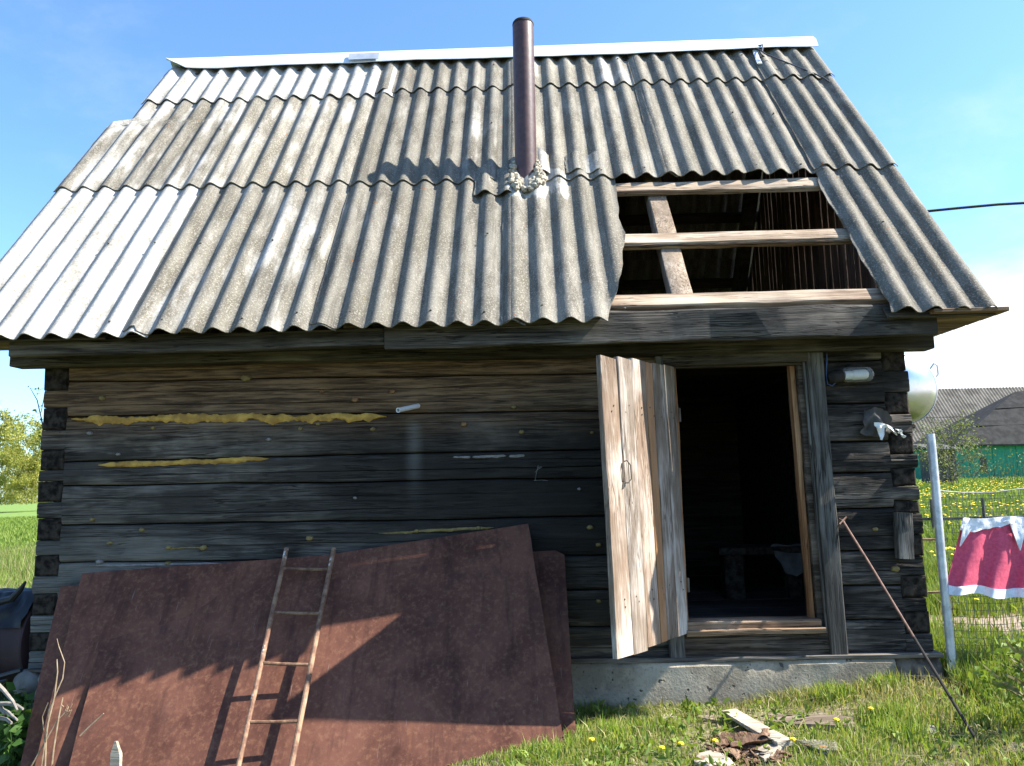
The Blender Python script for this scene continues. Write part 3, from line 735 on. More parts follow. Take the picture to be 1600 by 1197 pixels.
# ---- flue pipe
flue = MB(); PB = CAM+(Vector((.012, .585, 3.3))-CAM)*KR; px_, py_ = PB.x, PB.y; FZ = lambda z: CAM.z+(z-CAM.z)*KR
def circ(x, y, z, r, n=28): return [(x+r*math.cos(2*PI*k/n), y+r*math.sin(2*PI*k/n), z) for k in range(n)]
R_ = .0765*KR
flue.loft([circ(px_, py_, FZ(2.9), R_), circ(px_+.001, py_, FZ(3.3), R_), circ(px_+.003, py_, FZ(3.8), R_*1.002), circ(px_+.005, py_, FZ(4.2), R_), circ(px_+.007, py_+.002, FZ(4.495), R_), circ(px_+.007, py_+.002, FZ(4.523), R_*.97), circ(px_+.007, py_+.002, FZ(4.532), R_*.9), circ(px_+.007, py_+.002, FZ(4.532), R_*.84), circ(px_+.007, py_+.002, FZ(4.2), R_*.84)])
fl = part('flue_pipe', flue, M_PIPE, house, smooth=40)
ri = MB().loft([circ(px_+.007, py_+.002, FZ(4.508), R_+.0012), circ(px_+.007, py_+.002, FZ(4.516), R_+.0012), circ(px_+.007, py_+.002, FZ(4.5255), R_*.985), circ(px_+.007, py_+.002, FZ(4.5345), R_*.9), circ(px_+.007, py_+.002, FZ(4.5355), R_*.86)], cap=False)
part('sooty_rim', ri, M_SOOT_SHADE, fl)
mort = MB(); rnd = random.Random(5)
sc_ = (py_-EAVE.y)/math.cos(TH)/KR; px_ = px_/KR
for k in range(120):
    a = rnd.uniform(0, 2*PI); r = rnd.uniform(.075, .125); front = max(0, -math.sin(a))
    r += front*rnd.uniform(0, .05)
    X = px_+r*math.cos(a); S = sc_ + (r*1.35*math.sin(a))/1.0 - .045
    z = -AMP*math.cos(2*PI*(X-SX[3])/PITCH)
    blob(mort, roof(X, S, z+rnd.uniform(.005, .03)+.02*(1-front*.3)), rnd.uniform(.011, .026), 7, 5, k*1.1)
ring = []
for k in range(20):
    a = 2*PI*k/20
    X = px_+.098*math.cos(a); S = sc_+.135*math.sin(a)-.03
    ring.append((X, S))
rg = []
for o, q in ((-.012, 1.18), (.022, 1.0), (.035, .82)):
    rg.append([tuple(roof(px_+(X-px_)*q, sc_-.03+(S-sc_+.03)*q, o - AMP*.7*math.cos(2*PI*(X-SX[3])/PITCH))) for X, S in ring])
mort.loft(rg)
part('mortar_collar', mort, M_MORTAR, house)

# ---- door frame
def vboard(name, x0, x1, y0, y1, z0, z1, mat, dx=0.0, seed=0, label=None, jit=.005):
    m = MB().beam(((x0+x1)/2+dx, (y0+y1)/2, z0), ((x0+x1)/2, (y0+y1)/2, z1), (1, 0, 0), x1-x0, y1-y0, 14, .006, jit, seed)
    return part(name, m, mat, house, label)
vboard('door_casing', 1.652, 1.752, -.05, -.012, .195, 1.955, M_POST, .016, 1, 'grey weathered casing board right of the doorway')
vboard('door_casing', .76, .852, -.045, -.012, .195, 1.955, M_POST, .0, 2)
part('lintel', MB().beam((.80, -.03, 1.955), (1.66, -.03, 1.958), (0, 0, 1), .115, .05, 12, .006, .005, 4), M_FASCIA, house)
part('lintel_strip', MB().beam((.86, .01, 1.893), (1.655, .01, 1.895), (0, 0, 1), .016, .05, 8, .003, .003, 5), M_SILL, house)
vboard('jamb', 1.604, 1.648, -.004, .19, .37, 1.90, M_SILL, .02, 6)
vboard('jamb', 1.574, 1.603, .02, .085, .40, 1.89, M_JAMB, .018, 7)
vboard('jamb', 1.635, 1.652, -.03, -.006, .30, 1.90, M_POST, .02, 8)
vboard('jamb', .856, .885, -.004, .19, .37, 1.90, M_JAMB, 0, 9)
part('threshold', MB().beam((.86, .03, .385), (1.63, .03, .392), (0, 1, 0), .14, .045, 14, .006, .004, 10), M_THRES, house)
part('threshold', MB().beam((.86, -.022, .352), (1.645, -.022, .358), (0, 1, 0), .09, .03, 14, .005, .005, 11), M_THRES, house)
part('door_sill', MB().beam((.80, .03, .282), (1.70, .03, .290), (0, 0, 1), .105, .13, 18, .012, .008, 12), M_SILL, house)
part('door_sill', MB().beam((.80, .045, .222), (1.70, .045, .224), (0, 0, 1), .05, .15, 18, .01, .006, 13), M_SILL, house)

# ---- the open plank door
HG = Vector((.862, -.035, 0)); FRT = Vector((.358, -.65, 0)); FRB = Vector((.380, -.745, 0)); FRE = (FRT+FRB)/2   # the leaf has twisted: its foot hangs further out
DU = (FRE-HG).normalized(); DN = Vector((DU.y, -DU.x, 0))
if DN.y > 0: DN = -DN
DW = (FRE-HG).length
def dpt(u, z, o=0.0):
    t = (z-.36)/1.52; e = FRB.lerp(FRT, t); return HG+(e-HG)*u+Vector((0, 0, z))+DN*o
led = MB()
for z in (.62, 1.60): led.beam(dpt(.06, z, -.032), dpt(.94, z, -.032), (0, 0, 1), .11, .024, 6, .004, .002, z)
door = part('door', led, M_SOFFIT, house, 'open weathered plank door swung out towards the viewer')
ed = [0, .17, .335, .435, .615, .80, 1.0]
for k in range(6):
    a, b_ = ed[k]+.003, ed[k+1]-.003; m_ = (a+b_)/2
    zb = .356+.006*m_ + random.uniform(-.006, .006); zt = 1.897-.030*m_ + random.uniform(-.005, .005) - (.006 if k < 3 else 0)
    off = random.uniform(-.003, .004)
    pl = part('plank', MB().beam(dpt(m_, zb, off), dpt(m_, zt, off+random.uniform(-.002, .002)), DU, (b_-a)*DW, .030, 14, .004, .004, k*3.3), M_PLANK, door)
    pl['orange'] = (.05, .1, 1.0, .3, .08, .2)[k]
hd = MB(); hp = dpt(.80, 1.265, .018)
hd.tube([hp+Vector((0, 0, .055)), hp+DN*.02+Vector((0, 0, .06)), hp+DN*.03-DU*.02+Vector((0, 0, .035)), hp+DN*.03-DU*.022+Vector((0, 0, -.035)), hp+DN*.022+Vector((0, 0, -.055)), hp+Vector((0, 0, -.055)), hp+DU*.02+DN*.004+Vector((0, 0, -.04)), hp+DU*.02+DN*.004+Vector((0, 0, .03)), hp+DU*.008+DN*.003+Vector((0, 0, .055))], .0035, 6)
hd.tube([hp+DU*.012+DN*.003+Vector((0, 0, -.05)), hp+DU*.028+DN*.003+Vector((0, 0, -.085))], .005, 5)
part('handle', hd, M_TWIG, door)
nl = MB()
for z in (.60, .64, 1.58, 1.62):
    for k in range(6):
        q = (ed[k]+ed[k+1])/2; c = dpt(q+random.uniform(-.03, .03), z+random.uniform(-.008, .008), .0165)
        nl.tube([c, c+DN*.003], .0045, 6)
part('nail_heads', nl, M_TWIG, door, smooth=None)
hg = MB()
for z in (.62, 1.60): hg.tube([HG+DU*.0+DN*.022+Vector((.004, 0, z-.04)), HG+DN*.022+Vector((.004, 0, z+.04))], .008, 8)
part('hinge', hg, M_TWIG, door)

# ---- foam, resin knots, marks on the wall
def strip(x0p, y0p, x1p, y1p, half, seed, ragged=.6, yo=-.004, bulge=.014, ends=.08):
    p0, p1 = W(x0p, y0p), W(x1p, y1p); n = int((p1.x-p0.x)/.007)
    mb = MB(); rings = []
    for i in range(n+1):
        q = i/n; x = p0.x+(p1.x-p0.x)*q; z = p0.z+(p1.z-p0.z)*q + .004*nz(x*3, seed)
        e = min(1, q/ends+.15, (1-q)/ends+.15)
        hu = half*e*(.75+ragged*nz(x*9, seed, 1)+ragged*.45*nz(x*27, seed, 2)+ragged*.3*nz(x*61, seed, 12)+ragged*1.2*nz(x*3.1, seed, 22)); hd_ = half*e*(.85+ragged*nz(x*8, seed, 5)+ragged*1.3*max(0, nz(x*17, seed, 6))+ragged*2.2*max(0, nz(x*5.3, seed, 16)-.22)+ragged*.35*nz(x*55, seed, 18)+ragged*.9*nz(x*3.7, seed, 32))
        hu, hd_ = max(.0015, hu), max(.0015, hd_)
        b = bulge*(.55+.5*nz(x*14, seed, 8))
        rings.append([(x, .02, z-hd_*.9), (x, yo, z-hd_), (x, yo-b*.8, z-hd_*.55), (x, yo-b, z), (x, yo-b*.7, z+hu*.6), (x, yo, z+hu), (x, .02, z+hu*.9)])
    return mb.loft(rings)
part('foam_strip', strip(113, 655, 604, 651, .026, 1.0, ragged=.8, bulge=.018), M_FOAM, house)
part('foam_strip', strip(155, 727, 420, 717, .017, 2.0, ragged=.6, bulge=.014), M_FOAM, house)
part('foam_strip', strip(592, 833, 772, 824, .009, 3.0, bulge=.008), M_FOAMP, house)
part('foam_strip', strip(140, 884, 440, 879, .007, 4.0, bulge=.007), M_PUTTY, house)
part('foam_strip', strip(262, 857, 318, 855, .006, 6.0, bulge=.006), M_FOAMP, house)
part('putty_strip', strip(708, 714, 735, 714, .007, 7.0, bulge=.006), M_PUTTY, house)
part('putty_strip', strip(738, 714, 791, 713, .008, 8.0, bulge=.006), M_PUTTY, house)
part('putty_strip', strip(795, 713, 820, 712, .008, 9.0, bulge=.006), M_PUTTY, house)
KN = [(384, 591, 1.7, 'f'), (160, 622, 1.2, 'f'), (503, 612, .9, 'k'), (503, 613, .6, 'k'), (555, 625, 1.3, 'k'), (613, 612, 1.2, 'k'), (141, 677, 1.0, 'p'), (420, 687, .9, 'p'), (185, 710, .8, 'p'), (145, 812, .9, 'f'), (222, 828, 1.0, 'f'), (172, 848, 1.0, 'f'), (264, 856, 1.0, 'f'), (318, 856, 1.3, 'f'), (155, 878, 1.1, 'p'), (484, 841, 1.3, 'f'), (262, 880, .9, 'f'), (725, 663, 1.2, 'k'), (815, 675, 1.0, 'f'), (925, 676, .7, 'f'), (803, 636, .9, 'f'), (583, 671, 1.0, 'f'), (555, 778, .7, 'p'), (905, 764, .7, 'p'), (748, 825, .9, 'f'), (651, 830, .9, 'f'), (922, 824, 1.1, 'f'), (935, 851, 1.0, 'f'), (935, 939, .9, 'f'), (1367, 827, 1.0, 'f'), (1399, 889, 1.4, 'f'), (470, 670, .9, 'f'), (497, 663, .8, 'f'), (240, 669, .8, 'f')]
for k, (x, y, r, t) in enumerate(KN):
    mb = MB(); p = W(x, y, 0.0); rr = .0145*r; rings = []; n = 12
    for q, yo in ((1.0, .02), (1.0, -.004), (.75, -.012), (.35, -.015)):
        rings.append([(p.x+1.25*rr*q*math.cos(2*PI*j/n)*(1+.5*nz(j*.9, k, 1)), p.y+yo, p.z+.85*rr*q*math.sin(2*PI*j/n)*(1+.5*nz(j*.9, k, 3))) for j in range(n)])
    mb.loft(rings); part('resin_knot', mb, {'f': M_FOAMP, 'k': M_KNOT, 'p': M_PUTTY}[t], house)
cm = MB()
for pts in ([(841, 727), (838, 740), (836, 751)], [(834, 751), (845, 750), (856, 751)], [(836, 738), (841, 733), (847, 730)], [(846, 729), (840, 731)]):
    cm.tube([W(a, b, -.006) for a, b in pts], .0014, 5)
part('chalk_mark', cm, M_PUTTY, house)
pv = MB(); a = W(655, 634, .02); b = W(622, 641, -.20)
d = (b-a).normalized(); u = d.orthogonal().normalized(); w = d.cross(u); rings = []
for q, r in ((0, .0145), (1, .0145), (1, .0105), (.6, .0105)):
    c = a.lerp(b, q); rings.append([c+u*r*math.cos(2*PI*k/16)+w*r*math.sin(2*PI*k/16) for k in range(16)])
pv.loft(rings); part('drain_stub', pv, M_PVC, house, 'white plastic pipe stub poking out of the log wall')
part('nailed_block', MB().beam(W(1413, 873, -.035), W(1411, 801, -.035), (1, 0, 0), .09, .05, 8, .006, .008, 3), M_POST, house, 'short grey board nailed upright on the right corner')

# ================================================================== THINGS ON AND AROUND THE HOUSE
# ---- wall lamp
o = W(1306, 588, -.07)
lamp = thing('wall_lamp', 'oval glass wall lamp with a dark socket fixed right of the door casing', 'lamp', tuple(W(1310, 600, 0)))
def capsule(c0, c1, r, n=16, flat=1.0):
    c0, c1 = Vector(c0), Vector(c1); d = (c1-c0).normalized(); u = Vector((0, 0, 1)); u = (u-d*(u @ d)).normalized(); w = d.cross(u); rings = []
    for k in range(1, 6):
        a = PI/2*(1-k/5); rings.append([c0-d*r*math.sin(a)+(u*math.cos(2*PI*j/n)+w*flat*math.sin(2*PI*j/n))*r*math.cos(a)*1.0 for j in range(n)])
    for k in range(0, 5):
        a = PI/2*k/5; rings.append([c1+d*r*math.sin(a)+(u*math.cos(2*PI*j/n)+w*flat*math.sin(2*PI*j/n))*r*math.cos(a) for j in range(n)])
    return rings
part('socket', MB().tube([W(1297, 590, -.045), W(1304, 589, -.06), W(1316, 587, -.06), W(1319, 587, -.06)], [.028, .036, .036, .026], 14), M_SOOT_SHADE, lamp)
part('bulb_holder', MB().tube([W(1317, 587, -.062), W(1330, 586, -.062)], .021, 14), M_PVC, lamp)
part('bulb', MB().loft(capsule(W(1334, 586, -.062), W(1350, 585, -.062), .024)), M_PVC, lamp)
part('glass_cover', MB().loft(capsule(W(1324, 586, -.06), W(1353, 585, -.06), .046)), M_GLASS, lamp)
rimp = [W(1339, 585, -.03) + Vector((.074*math.copysign(abs(math.cos(t))**.6, math.cos(t)), 0, .050*math.copysign(abs(math.sin(t))**.8, math.sin(t)))) for t in np.linspace(0, 2*PI, 33)]
part('base_rim', MB().tube(rimp, .006, 6), M_SOOT_SHADE, lamp)
bp = MB(); bp.loft([[p+Vector((0, .004, 0)) for p in rimp[:-1]], [p+Vector((0, .026, 0)) for p in rimp[:-1]]]); part('back_plate', bp, M_SOOT_SHADE, lamp)
part('cable', MB().tube([W(1291, 540, -.02), W(1292, 560, -.022), W(1291, 585, -.022), W(1293, 600, -.022), W(1300, 603, -.025), W(1306, 598, -.04)], .004, 6), simple('blue_cable', (.03, .07, .20), (.05, .10, .26), 9, .5), lamp)
# ---- torn rag at the corner
rag = thing('torn_rag', 'torn dark rag with white plastic strips caught on the right corner logs', 'rag', tuple(W(1380, 690, -.03)))
def cloth(cs, seed, thick=.004, amp=.02):
    """crumpled cloth through a grid of control points"""
    mb = MB(); a = np.array(cs, float); nu, nv = a.shape[:2]; m = 5
    U = np.linspace(0, nu-1, (nu-1)*m+1); V = np.linspace(0, nv-1, (nv-1)*m+1); vs = []
    for u in U:
        i = min(int(u), nu-2); fu = u-i
        for v in V:
            j = min(int(v), nv-2); fv = v-j
            p = (a[i, j]*(1-fu)+a[i+1, j]*fu)*(1-fv)+(a[i, j+1]*(1-fu)+a[i+1, j+1]*fu)*fv
            vs.append((p[0]+amp*.4*nz(u*1.7, v*1.9, seed+3), p[1]+amp*nz(u*1.3, v*1.5, seed), p[2]+amp*.4*nz(u*2, v*1.4, seed+7)))
    n, k = len(U), len(V); nv_ = len(vs)
    vs2 = vs+[(x, y+thick, z) for x, y, z in vs]; f = []
    for i in range(n-1):
        for j in range(k-1):
            q = i*k+j; f.append((q, q+1, q+k+1, q+k)); f.append((nv_+q, nv_+q+k, nv_+q+k+1, nv_+q+1))
    bd = [i*k for i in range(n)] + [(n-1)*k+j for j in range(1, k)] + [i*k+k-1 for i in range(n-2, -1, -1)] + [j for j in range(k-2, 0, -1)]
    for q in range(len(bd)): f.append((bd[q], bd[(q+1) % len(bd)], nv_+bd[(q+1) % len(bd)], nv_+bd[q]))
    mb.add(vs2, f); return mb
def gridpx(rows, y): return [[tuple(W(px, py, y if not callable(y) else y(i, j))) for j, (px, py) in enumerate(r)] for i, r in enumerate(rows)]
part('dark_cloth', cloth(gridpx([[(1352, 640), (1368, 636), (1388, 642)], [(1350, 660), (1370, 662), (1395, 664)], [(1346, 676), (1366, 682), (1388, 678)]], -.05), 3.0, amp=.045), M_GREYWD, rag)
for k, rr in enumerate(([[(1366, 660), (1384, 662)], [(1372, 672), (1382, 670)], [(1374, 686), (1379, 688)]], [[(1380, 664), (1393, 666)], [(1386, 670), (1398, 673)], [(1398, 676), (1404, 681)]], [[(1400, 670), (1406, 671)], [(1406, 677), (1411, 677)], [(1411, 683), (1415, 685)]])):
    part('plastic_strip', cloth(gridpx(rr, -.085), 5.0+k, amp=.03), M_PVC, rag)
# ---- rusty rod
rod = thing('rusty_rod', 'thin rusty rod leaning slantwise against the logs right of the door', 'metal rod', (1.985, -.945, -.02))
part('shaft', MB().tube([(1.775, -.03, .975), (1.80, -.025, .962), (1.84, -.24, .745), (1.905, -.545, .408)], [.005, .0072, .0068, .0066], 8).tube([(1.77, -.05, .945), (1.80, -.028, .965), (1.825, -.02, .985)], .005, 6), M_ROD, rod)
part('painted_shade_end', MB().tube([(1.905, -.545, .408), (1.93, -.67, .275), (1.985, -.945, -.02)], [.0070, .0072, .0066], 8), M_SOOT_SHADE, rod, 'lower end painted near-black to stand for shade')  # shade on the lower rod is put into its colour
# ---- aluminium tank on the gable wall
tc = W(1411, 607, .62)
tank = thing('water_tank', 'round dull aluminium tank hung on the gable wall under the right eave', 'tank', (tc.x+.0, .95, tc.z-.25))
rings = []; RA = .232
for y, r in ((0, .0), (-.02, .05), (-.015, .10)): pass
prof = [(-.075, .02), (-.072, .08), (-.055, .14), (-.03, .185), (-.012, .205), (-.004, .215), (.0, .224), (.012, .226), (.016, .222), (.02, .232), (.10, .233), (.5, .233), (.52, .20), (.52, .02)]
tb = MB().loft([[(tc.x+r*math.cos(2*PI*k/40), .62+dy, tc.z+r*math.sin(2*PI*k/40)) for k in range(40)] for dy, r in prof])
tk = part('tank_body', tb, M_ALU, tank, smooth=25)
part('seam_ring', MB().loft([[(tc.x+(r+.0)*math.cos(2*PI*k/40), .62+dy, tc.z+r*math.sin(2*PI*k/40)) for k in range(40)] for dy, r in ((.018, .236), (.022, .242), (.034, .242), (.038, .236))], cap=False), M_GALV, tank)
part('hook', MB().tube([(tc.x+.225, .70, tc.z+.13), (tc.x+.262, .70, tc.z+.175), (tc.x+.285, .70, tc.z+.165), (tc.x+.285, .70, tc.z+.10), (tc.x+.27, .70, tc.z+.085)], .006, 6), M_GALV, tank)
br = MB()
for yy in (.72, 1.0): br.beam((2.27, yy, tc.z-.25), (tc.x+.1, yy, tc.z-.25), (0, 1, 0), .04, .03, 2)
part('bracket', br, M_TWIG, tank)
# ---- overhead cable
RE = roof(2.58, 3.0, .05)
cb = MB(); pts = [RP(1187, 78, .07), RP(1195, 84, .09), RP(1215, 92, .06), RP(1240, 102, .05), RP(1268, 113, .04), RP(1287, 122, .035), RP(1303, 133, .01), Vector((2.66, 1.75, 4.35)), Vector((2.64, 1.9, 3.9)), Vector((2.52, 1.95, 3.55)), W(1420, 334, 1.9), W(1450, 330, 1.8), W(1500, 325, 1.7), W(1560, 319.5, 1.6), W(1640, 315, 1.5), W(2300, 250, 0.5)]
cb.tube(pts, [.006]*7+[.008]*3+[.011]*6, 6)
single('power_cable', cb, M_BLACK, 'black overhead cable running from the right roof edge out of view', 'cable', tuple(pts[0]))
ins = thing('cable_clamp', 'small black wire clamp on a pale strip at the right end of the ridge', 'clamp', tuple(RP(1185, 88)))
part('pale_strip', MB().beam(RP(1180, 78, .035), RP(1188, 100, .032), (1, 0, 0), .05, .008, 3), M_RIDGE, ins)
part('wire_loop', MB().tube([RP(1180, 72, .06), RP(1192, 70, .08), RP(1191, 80, .10), RP(1184, 76, .07), RP(1190, 86, .08), RP(1194, 88, .06), RP(1187, 90, .05)], .006, 6), M_BLACK, ins)

# ---- rusty steel sheets leaning on the wall
def sheet(TLp, TRp, BRp, label, seed, thick=.004, warp=.02, cut=None, curl=0.0):
    TLp, TRp, BRp = Vector(TLp), Vector(TRp), Vector(BRp); n = 22; m = 12; vs = []
    nrm = (TRp-TLp).cross(BRp-TRp).normalized()
    if nrm.y > 0: nrm = -nrm
    for i in range(m+1):
        for j in range(n+1):
            u, q = j/n, i/m
            p = TLp.lerp(TRp, u) + (BRp-TRp)*q
            o = warp*nz(u*1.8, q*1.4, seed)*min(1, q*3) + .004*nz(u*5, q*4, seed) - curl*math.sin(PI*q)*.0 + curl*(1-u)*math.sin(PI*q)
            if cut and u > 1-cut[0] and q < cut[1]: p = p + (BRp-TRp)*(cut[1]*(u-1+cut[0])/cut[0])*(1-q/cut[1])
            vs.append(p + nrm*o + Vector((.004*nz(q*6, seed, 4), 0, .003*nz(u*9, seed, 6))))
    k = len(vs); vs2 = [tuple(v) for v in vs]+[tuple(v-nrm*thick) for v in vs]; f = []
    for i in range(m):
        for j in range(n):
            a = i*(n+1)+j; f.append((a, a+n+1, a+n+2, a+1)); f.append((k+a, k+a+1, k+a+n+2, k+a+n+1))
    bd = list(range(n+1)) + [i*(n+1)+n for i in range(1, m+1)] + [m*(n+1)+j for j in range(n-1, -1, -1)] + [i*(n+1) for i in range(m-1, 0, -1)]
    for q in range(len(bd)): f.append((bd[q], bd[(q+1) % len(bd)], k+bd[(q+1) % len(bd)], k+bd[q]))
    lc = tuple((TLp+TRp)/2+(BRp-TRp))
    return single('steel_sheet', MB().add(vs2, f), M_RUST, label, 'steel sheet', lc, 'rusty steel sheets leaning on the log wall')
sheet((-2.445, -.062, .668), (-.028, -.040, .985), (.125, -.785, -.02), 'largest front sheet of rusty steel, with the ladder leaning over it', 1.0, warp=.012)
sheet((-2.655, -.045, .752), (-.60, -.030, .86), (-.44, -.72, -.32), 'rusty steel sheet second from the left, mostly behind the large front one', 2.0, warp=.018, curl=.02)
sheet((-2.79, -.028, .676), (-1.6, -.018, .74), (-1.42, -.66, -.36), 'leftmost rusty steel sheet with a small pale spot near its top', 3.0, warp=.015)
sheet((-.9, -.030, .80), (.178, -.022, .828), (.185, -.655, -.005), 'narrow rusty steel sheet showing at the right behind the large front one', 4.0, warp=.006, cut=(.02, .03))
# ---- ladder
LT, LT2 = Vector((-1.437, -.075, .872)), Vector((-1.160, -.075, .866))
LB, LB2 = G(352, 1290, -.26), G(437, 1290, -.26)
lad = thing('metal_ladder', 'narrow rusty metal ladder leaning over the big steel sheet', 'ladder', tuple((LB+LB2)/2))
part('rail', MB().tube([LT.lerp(LB, t)+Vector((.003*nz(t*5, 1), .003*nz(t*5, 2), 0)) for t in np.linspace(0, 1, 9)], .0125, 10), M_RAIL, lad)
part('rail', MB().tube([LT2.lerp(LB2, t)+Vector((.003*nz(t*5, 3), .003*nz(t*5, 4), 0)) for t in np.linspace(0, 1, 9)], .0135, 10), M_RAIL, lad)
def tofrac(px, py, A, B):
    best = min(np.linspace(0, 1, 400), key=lambda t: abs(projy(A.lerp(B, t))-py)); return best
def projy(p):
    v = p-CAM; return PH/2 - F*(v @ UP)/(v @ FW)
for y0, y1 in ((888, 890), (957, 959), (1036, 1039), (1128, 1127), (1225, 1225)):
    a = LT.lerp(LB, tofrac(0, y0, LT, LB)); b = LT2.lerp(LB2, tofrac(0, y1, LT2, LB2))
    part('rung', MB().tube([a, a.lerp(b, .5)+Vector((0, .002, -.003)), b], .0088, 8), M_LADDER, lad)
# ---- stone at the left corner
st = MB(); c = W(45, 1068, -.03); blob(st, c, .085, 12, 9, 2.2, (1.0, .8, .95), .18)
single('corner_stone', st, M_STONE, 'grey rounded stone under the left corner of the log wall', 'stone', (c.x, c.y, c.z-.08), smooth=60)
# ---- dark drum and film at the left
dc = W(-10, 1005, .30)
dr = MB(); rings = []
for x, r in ((-3.08, .02), (-3.082, .245), (-3.09, .262), (-3.10, .265), (-3.12, .258), (-3.4, .258), (-3.41, .265), (-3.43, .265), (-3.44, .258), (-3.95, .258), (-3.97, .24), (-3.97, .02)):
    rings.append([(x, .36+r*math.cos(2*PI*k/32), .31+r*math.sin(2*PI*k/32)+(x+3.08)*-.0) for k in range(32)])
dr.loft(rings); single('steel_drum', dr, M_DRUM, 'dark purple-brown drum lying beside the left corner of the bathhouse', 'drum', (-3.5, .36, .05))
fl_ = thing('black_film', 'crumpled black plastic film draped over the lying drum', 'plastic film', (-3.4, .3, .58))
gr = []
for i in range(6):
    a = math.radians(158-i*24); row = []
    for j in range(9):
        x = -3.9+j*.10; e = .022*nz(i*1.3, j*1.1, 4); row.append((x, .36+(.278+e)*math.cos(a)-.03*nz(j, i), .315+(.285+e)*math.sin(a)+(.02 if i > 1 else 0)))
    gr.append(row)
part('film_sheet', cloth(gr, 8.0, .003, .035), M_FILM, fl_)
part('film_tail', MB().tube([(-3.45, .08, .585), (-3.25, .06, .575), (-3.13, .05, .60), (-3.07, .04, .66), (-3.04, .03, .70)], [.03, .028, .022, .015, .008], 7), M_FILM, fl_)
single('black_hose', MB().tube([(-3.8, .02, .22), (-3.5, -.05, .19), (-3.25, -.07, .16), (-3.1, -.06, .18), (-2.98, -.05, .21)], .014, 7).tube([(-3.8, -.05, .16), (-3.5, -.10, .12), (-3.25, -.10, .12), (-3.05, -.07, .16)], .010, 6), M_BLACK, 'black hose lying below the drum by the left corner', 'hose', (-3.4, -.06, .12))
# ---- bleached branch
bb = MB(); y = -.55
for pts, r in (([(-40, 1060), (-8, 1066), (5, 1078), (20, 1096), (27, 1110)], .012), ([(-40, 1098), (0, 1100), (12, 1099), (26, 1102), (36, 1108)], .012), ([(-40, 1120), (0, 1108), (12, 1113), (20, 1120), (27, 1125)], .011), ([(-40, 1130), (0, 1122), (10, 1124), (18, 1130)], .010), ([(-30, 1080), (0, 1104), (8, 1116)], .010)):
    bb.tube([W(a, b, y-.03*i) for i, (a, b) in enumerate(pts)], [r*(1.25-.2*i) for i in range(len(pts))], 7)
single('dry_branch', bb, M_DRIFT, 'bleached forked dry branch poking in at the lower left edge', 'branch', tuple(W(-10, 1105, y)))
# ---- pointed stake
sp_ = W(182, 1157, -.80); stk = MB()
stk.loft([[(sp_.x-.02, -.815, -.5), (sp_.x+.028, -.815, -.5), (sp_.x+.028, -.79, -.5), (sp_.x-.02, -.79, -.5)], [(sp_.x-.018, -.815, sp_.z-.055), (sp_.x+.026, -.815, sp_.z-.062), (sp_.x+.026, -.79, sp_.z-.062), (sp_.x-.018, -.79, sp_.z-.055)], [(sp_.x-.004, -.812, sp_.z), (sp_.x+.004, -.812, sp_.z), (sp_.x+.004, -.793, sp_.z-.004), (sp_.x-.004, -.793, sp_.z-.004)]])
single('pointed_stake', stk, M_SCRAP, 'pale pointed wooden stake standing in front of the big steel sheet', 'stake', (sp_.x, -.80, -.3))
# ---- bench and paper inside
bn = thing('wooden_bench', 'rough dark bench standing inside the dark doorway', 'bench', (1.55, 1.35, .35))
part('bench_top', MB().beam((1.34, 1.25, .70), (2.0, 1.25, .70), (0, 1, 0), .32, .05, 6), M_LOGEND, bn)
part('leg', MB().beam((1.46, 1.22, .35), (1.46, 1.22, .675), (1, 0, 0), .14, .14, 6, .01, .006), M_LOGEND, bn)
part('leg', MB().beam((1.90, 1.22, .35), (1.90, 1.22, .675), (1, 0, 0), .10, .12, 6, .01, .006), M_LOGEND, bn)
pp = cloth([[(1.72, 1.12, .735), (1.84, 1.12, .74), (1.96, 1.14, .735)], [(1.74, 1.08, .66), (1.86, 1.08, .66), (1.97, 1.09, .68)], [(1.80, 1.07, .54), (1.88, 1.06, .52), (1.96, 1.07, .58)]], 4.0, .003, .04)
single('crumpled_paper', pp, M_NEWS, 'dull crumpled paper hanging off the bench inside the doorway', 'paper', (1.85, 1.1, .72))

# ---- boards, bark and fragments in the grass
def gp(px, py, up=0.0):
    p = G(px, py, 0.0)
    for _ in range(4): p = G(px, py, float(H(p.x, p.y))+up)
    return p
a, b = gp(1139, 1112, .04), gp(1228, 1162, .045)
single('bleached_board', MB().beam(a, b, (.8, -.6, 0), .085, .022, 10, .003, .004, 3), M_SCRAP, 'short bleached board lying slantwise on the grass before the door', 'board', tuple((a+b)/2))
for (x0, y0, x1, y1, w, lab, sd) in ((1095, 1118, 1163, 1126, .16, 'brown board trodden into the grass left of the bleached board', 4), (1202, 1126, 1335, 1133, .17, 'wide brown board trodden into the grass right of the bleached board', 5)):
    a, b = gp(x0, y0, .006), gp(x1, y1, .006)
    single('trodden_board', MB().beam(a, b, (0, 1, 0), w, .03, 10, .006, .014, sd), M_STEP, lab, 'board', tuple((a+b)/2))
def curl(c, ang, L, R, arc, seed):
    mb = MB(); c = Vector(c); ax = Vector((math.cos(ang), math.sin(ang), .08*math.sin(seed))); sd = Vector((-math.sin(ang), math.cos(ang), 0)); rings = []
    for i in range(7):
        q = i/6; r = []
        for side in (0, 1):
            for k in range(9):
                t = -arc/2+arc*(k if side == 0 else 8-k)/8; rr = R*(1+.15*nz(q*2, k*.5, seed)) - side*.006
                r.append(c + ax*(L*(q-.5)*(1+.15*nz(k*.8, seed, q))) + sd*(rr*math.sin(t)) + Vector((0, 0, rr*(1-math.cos(t))*.9 if seed % 2 else rr*(math.cos(t)-math.cos(arc/2)))) + Vector((0, 0, .01+.012*nz(q*3, seed))))
        rings.append(r)
    return mb.loft(rings)
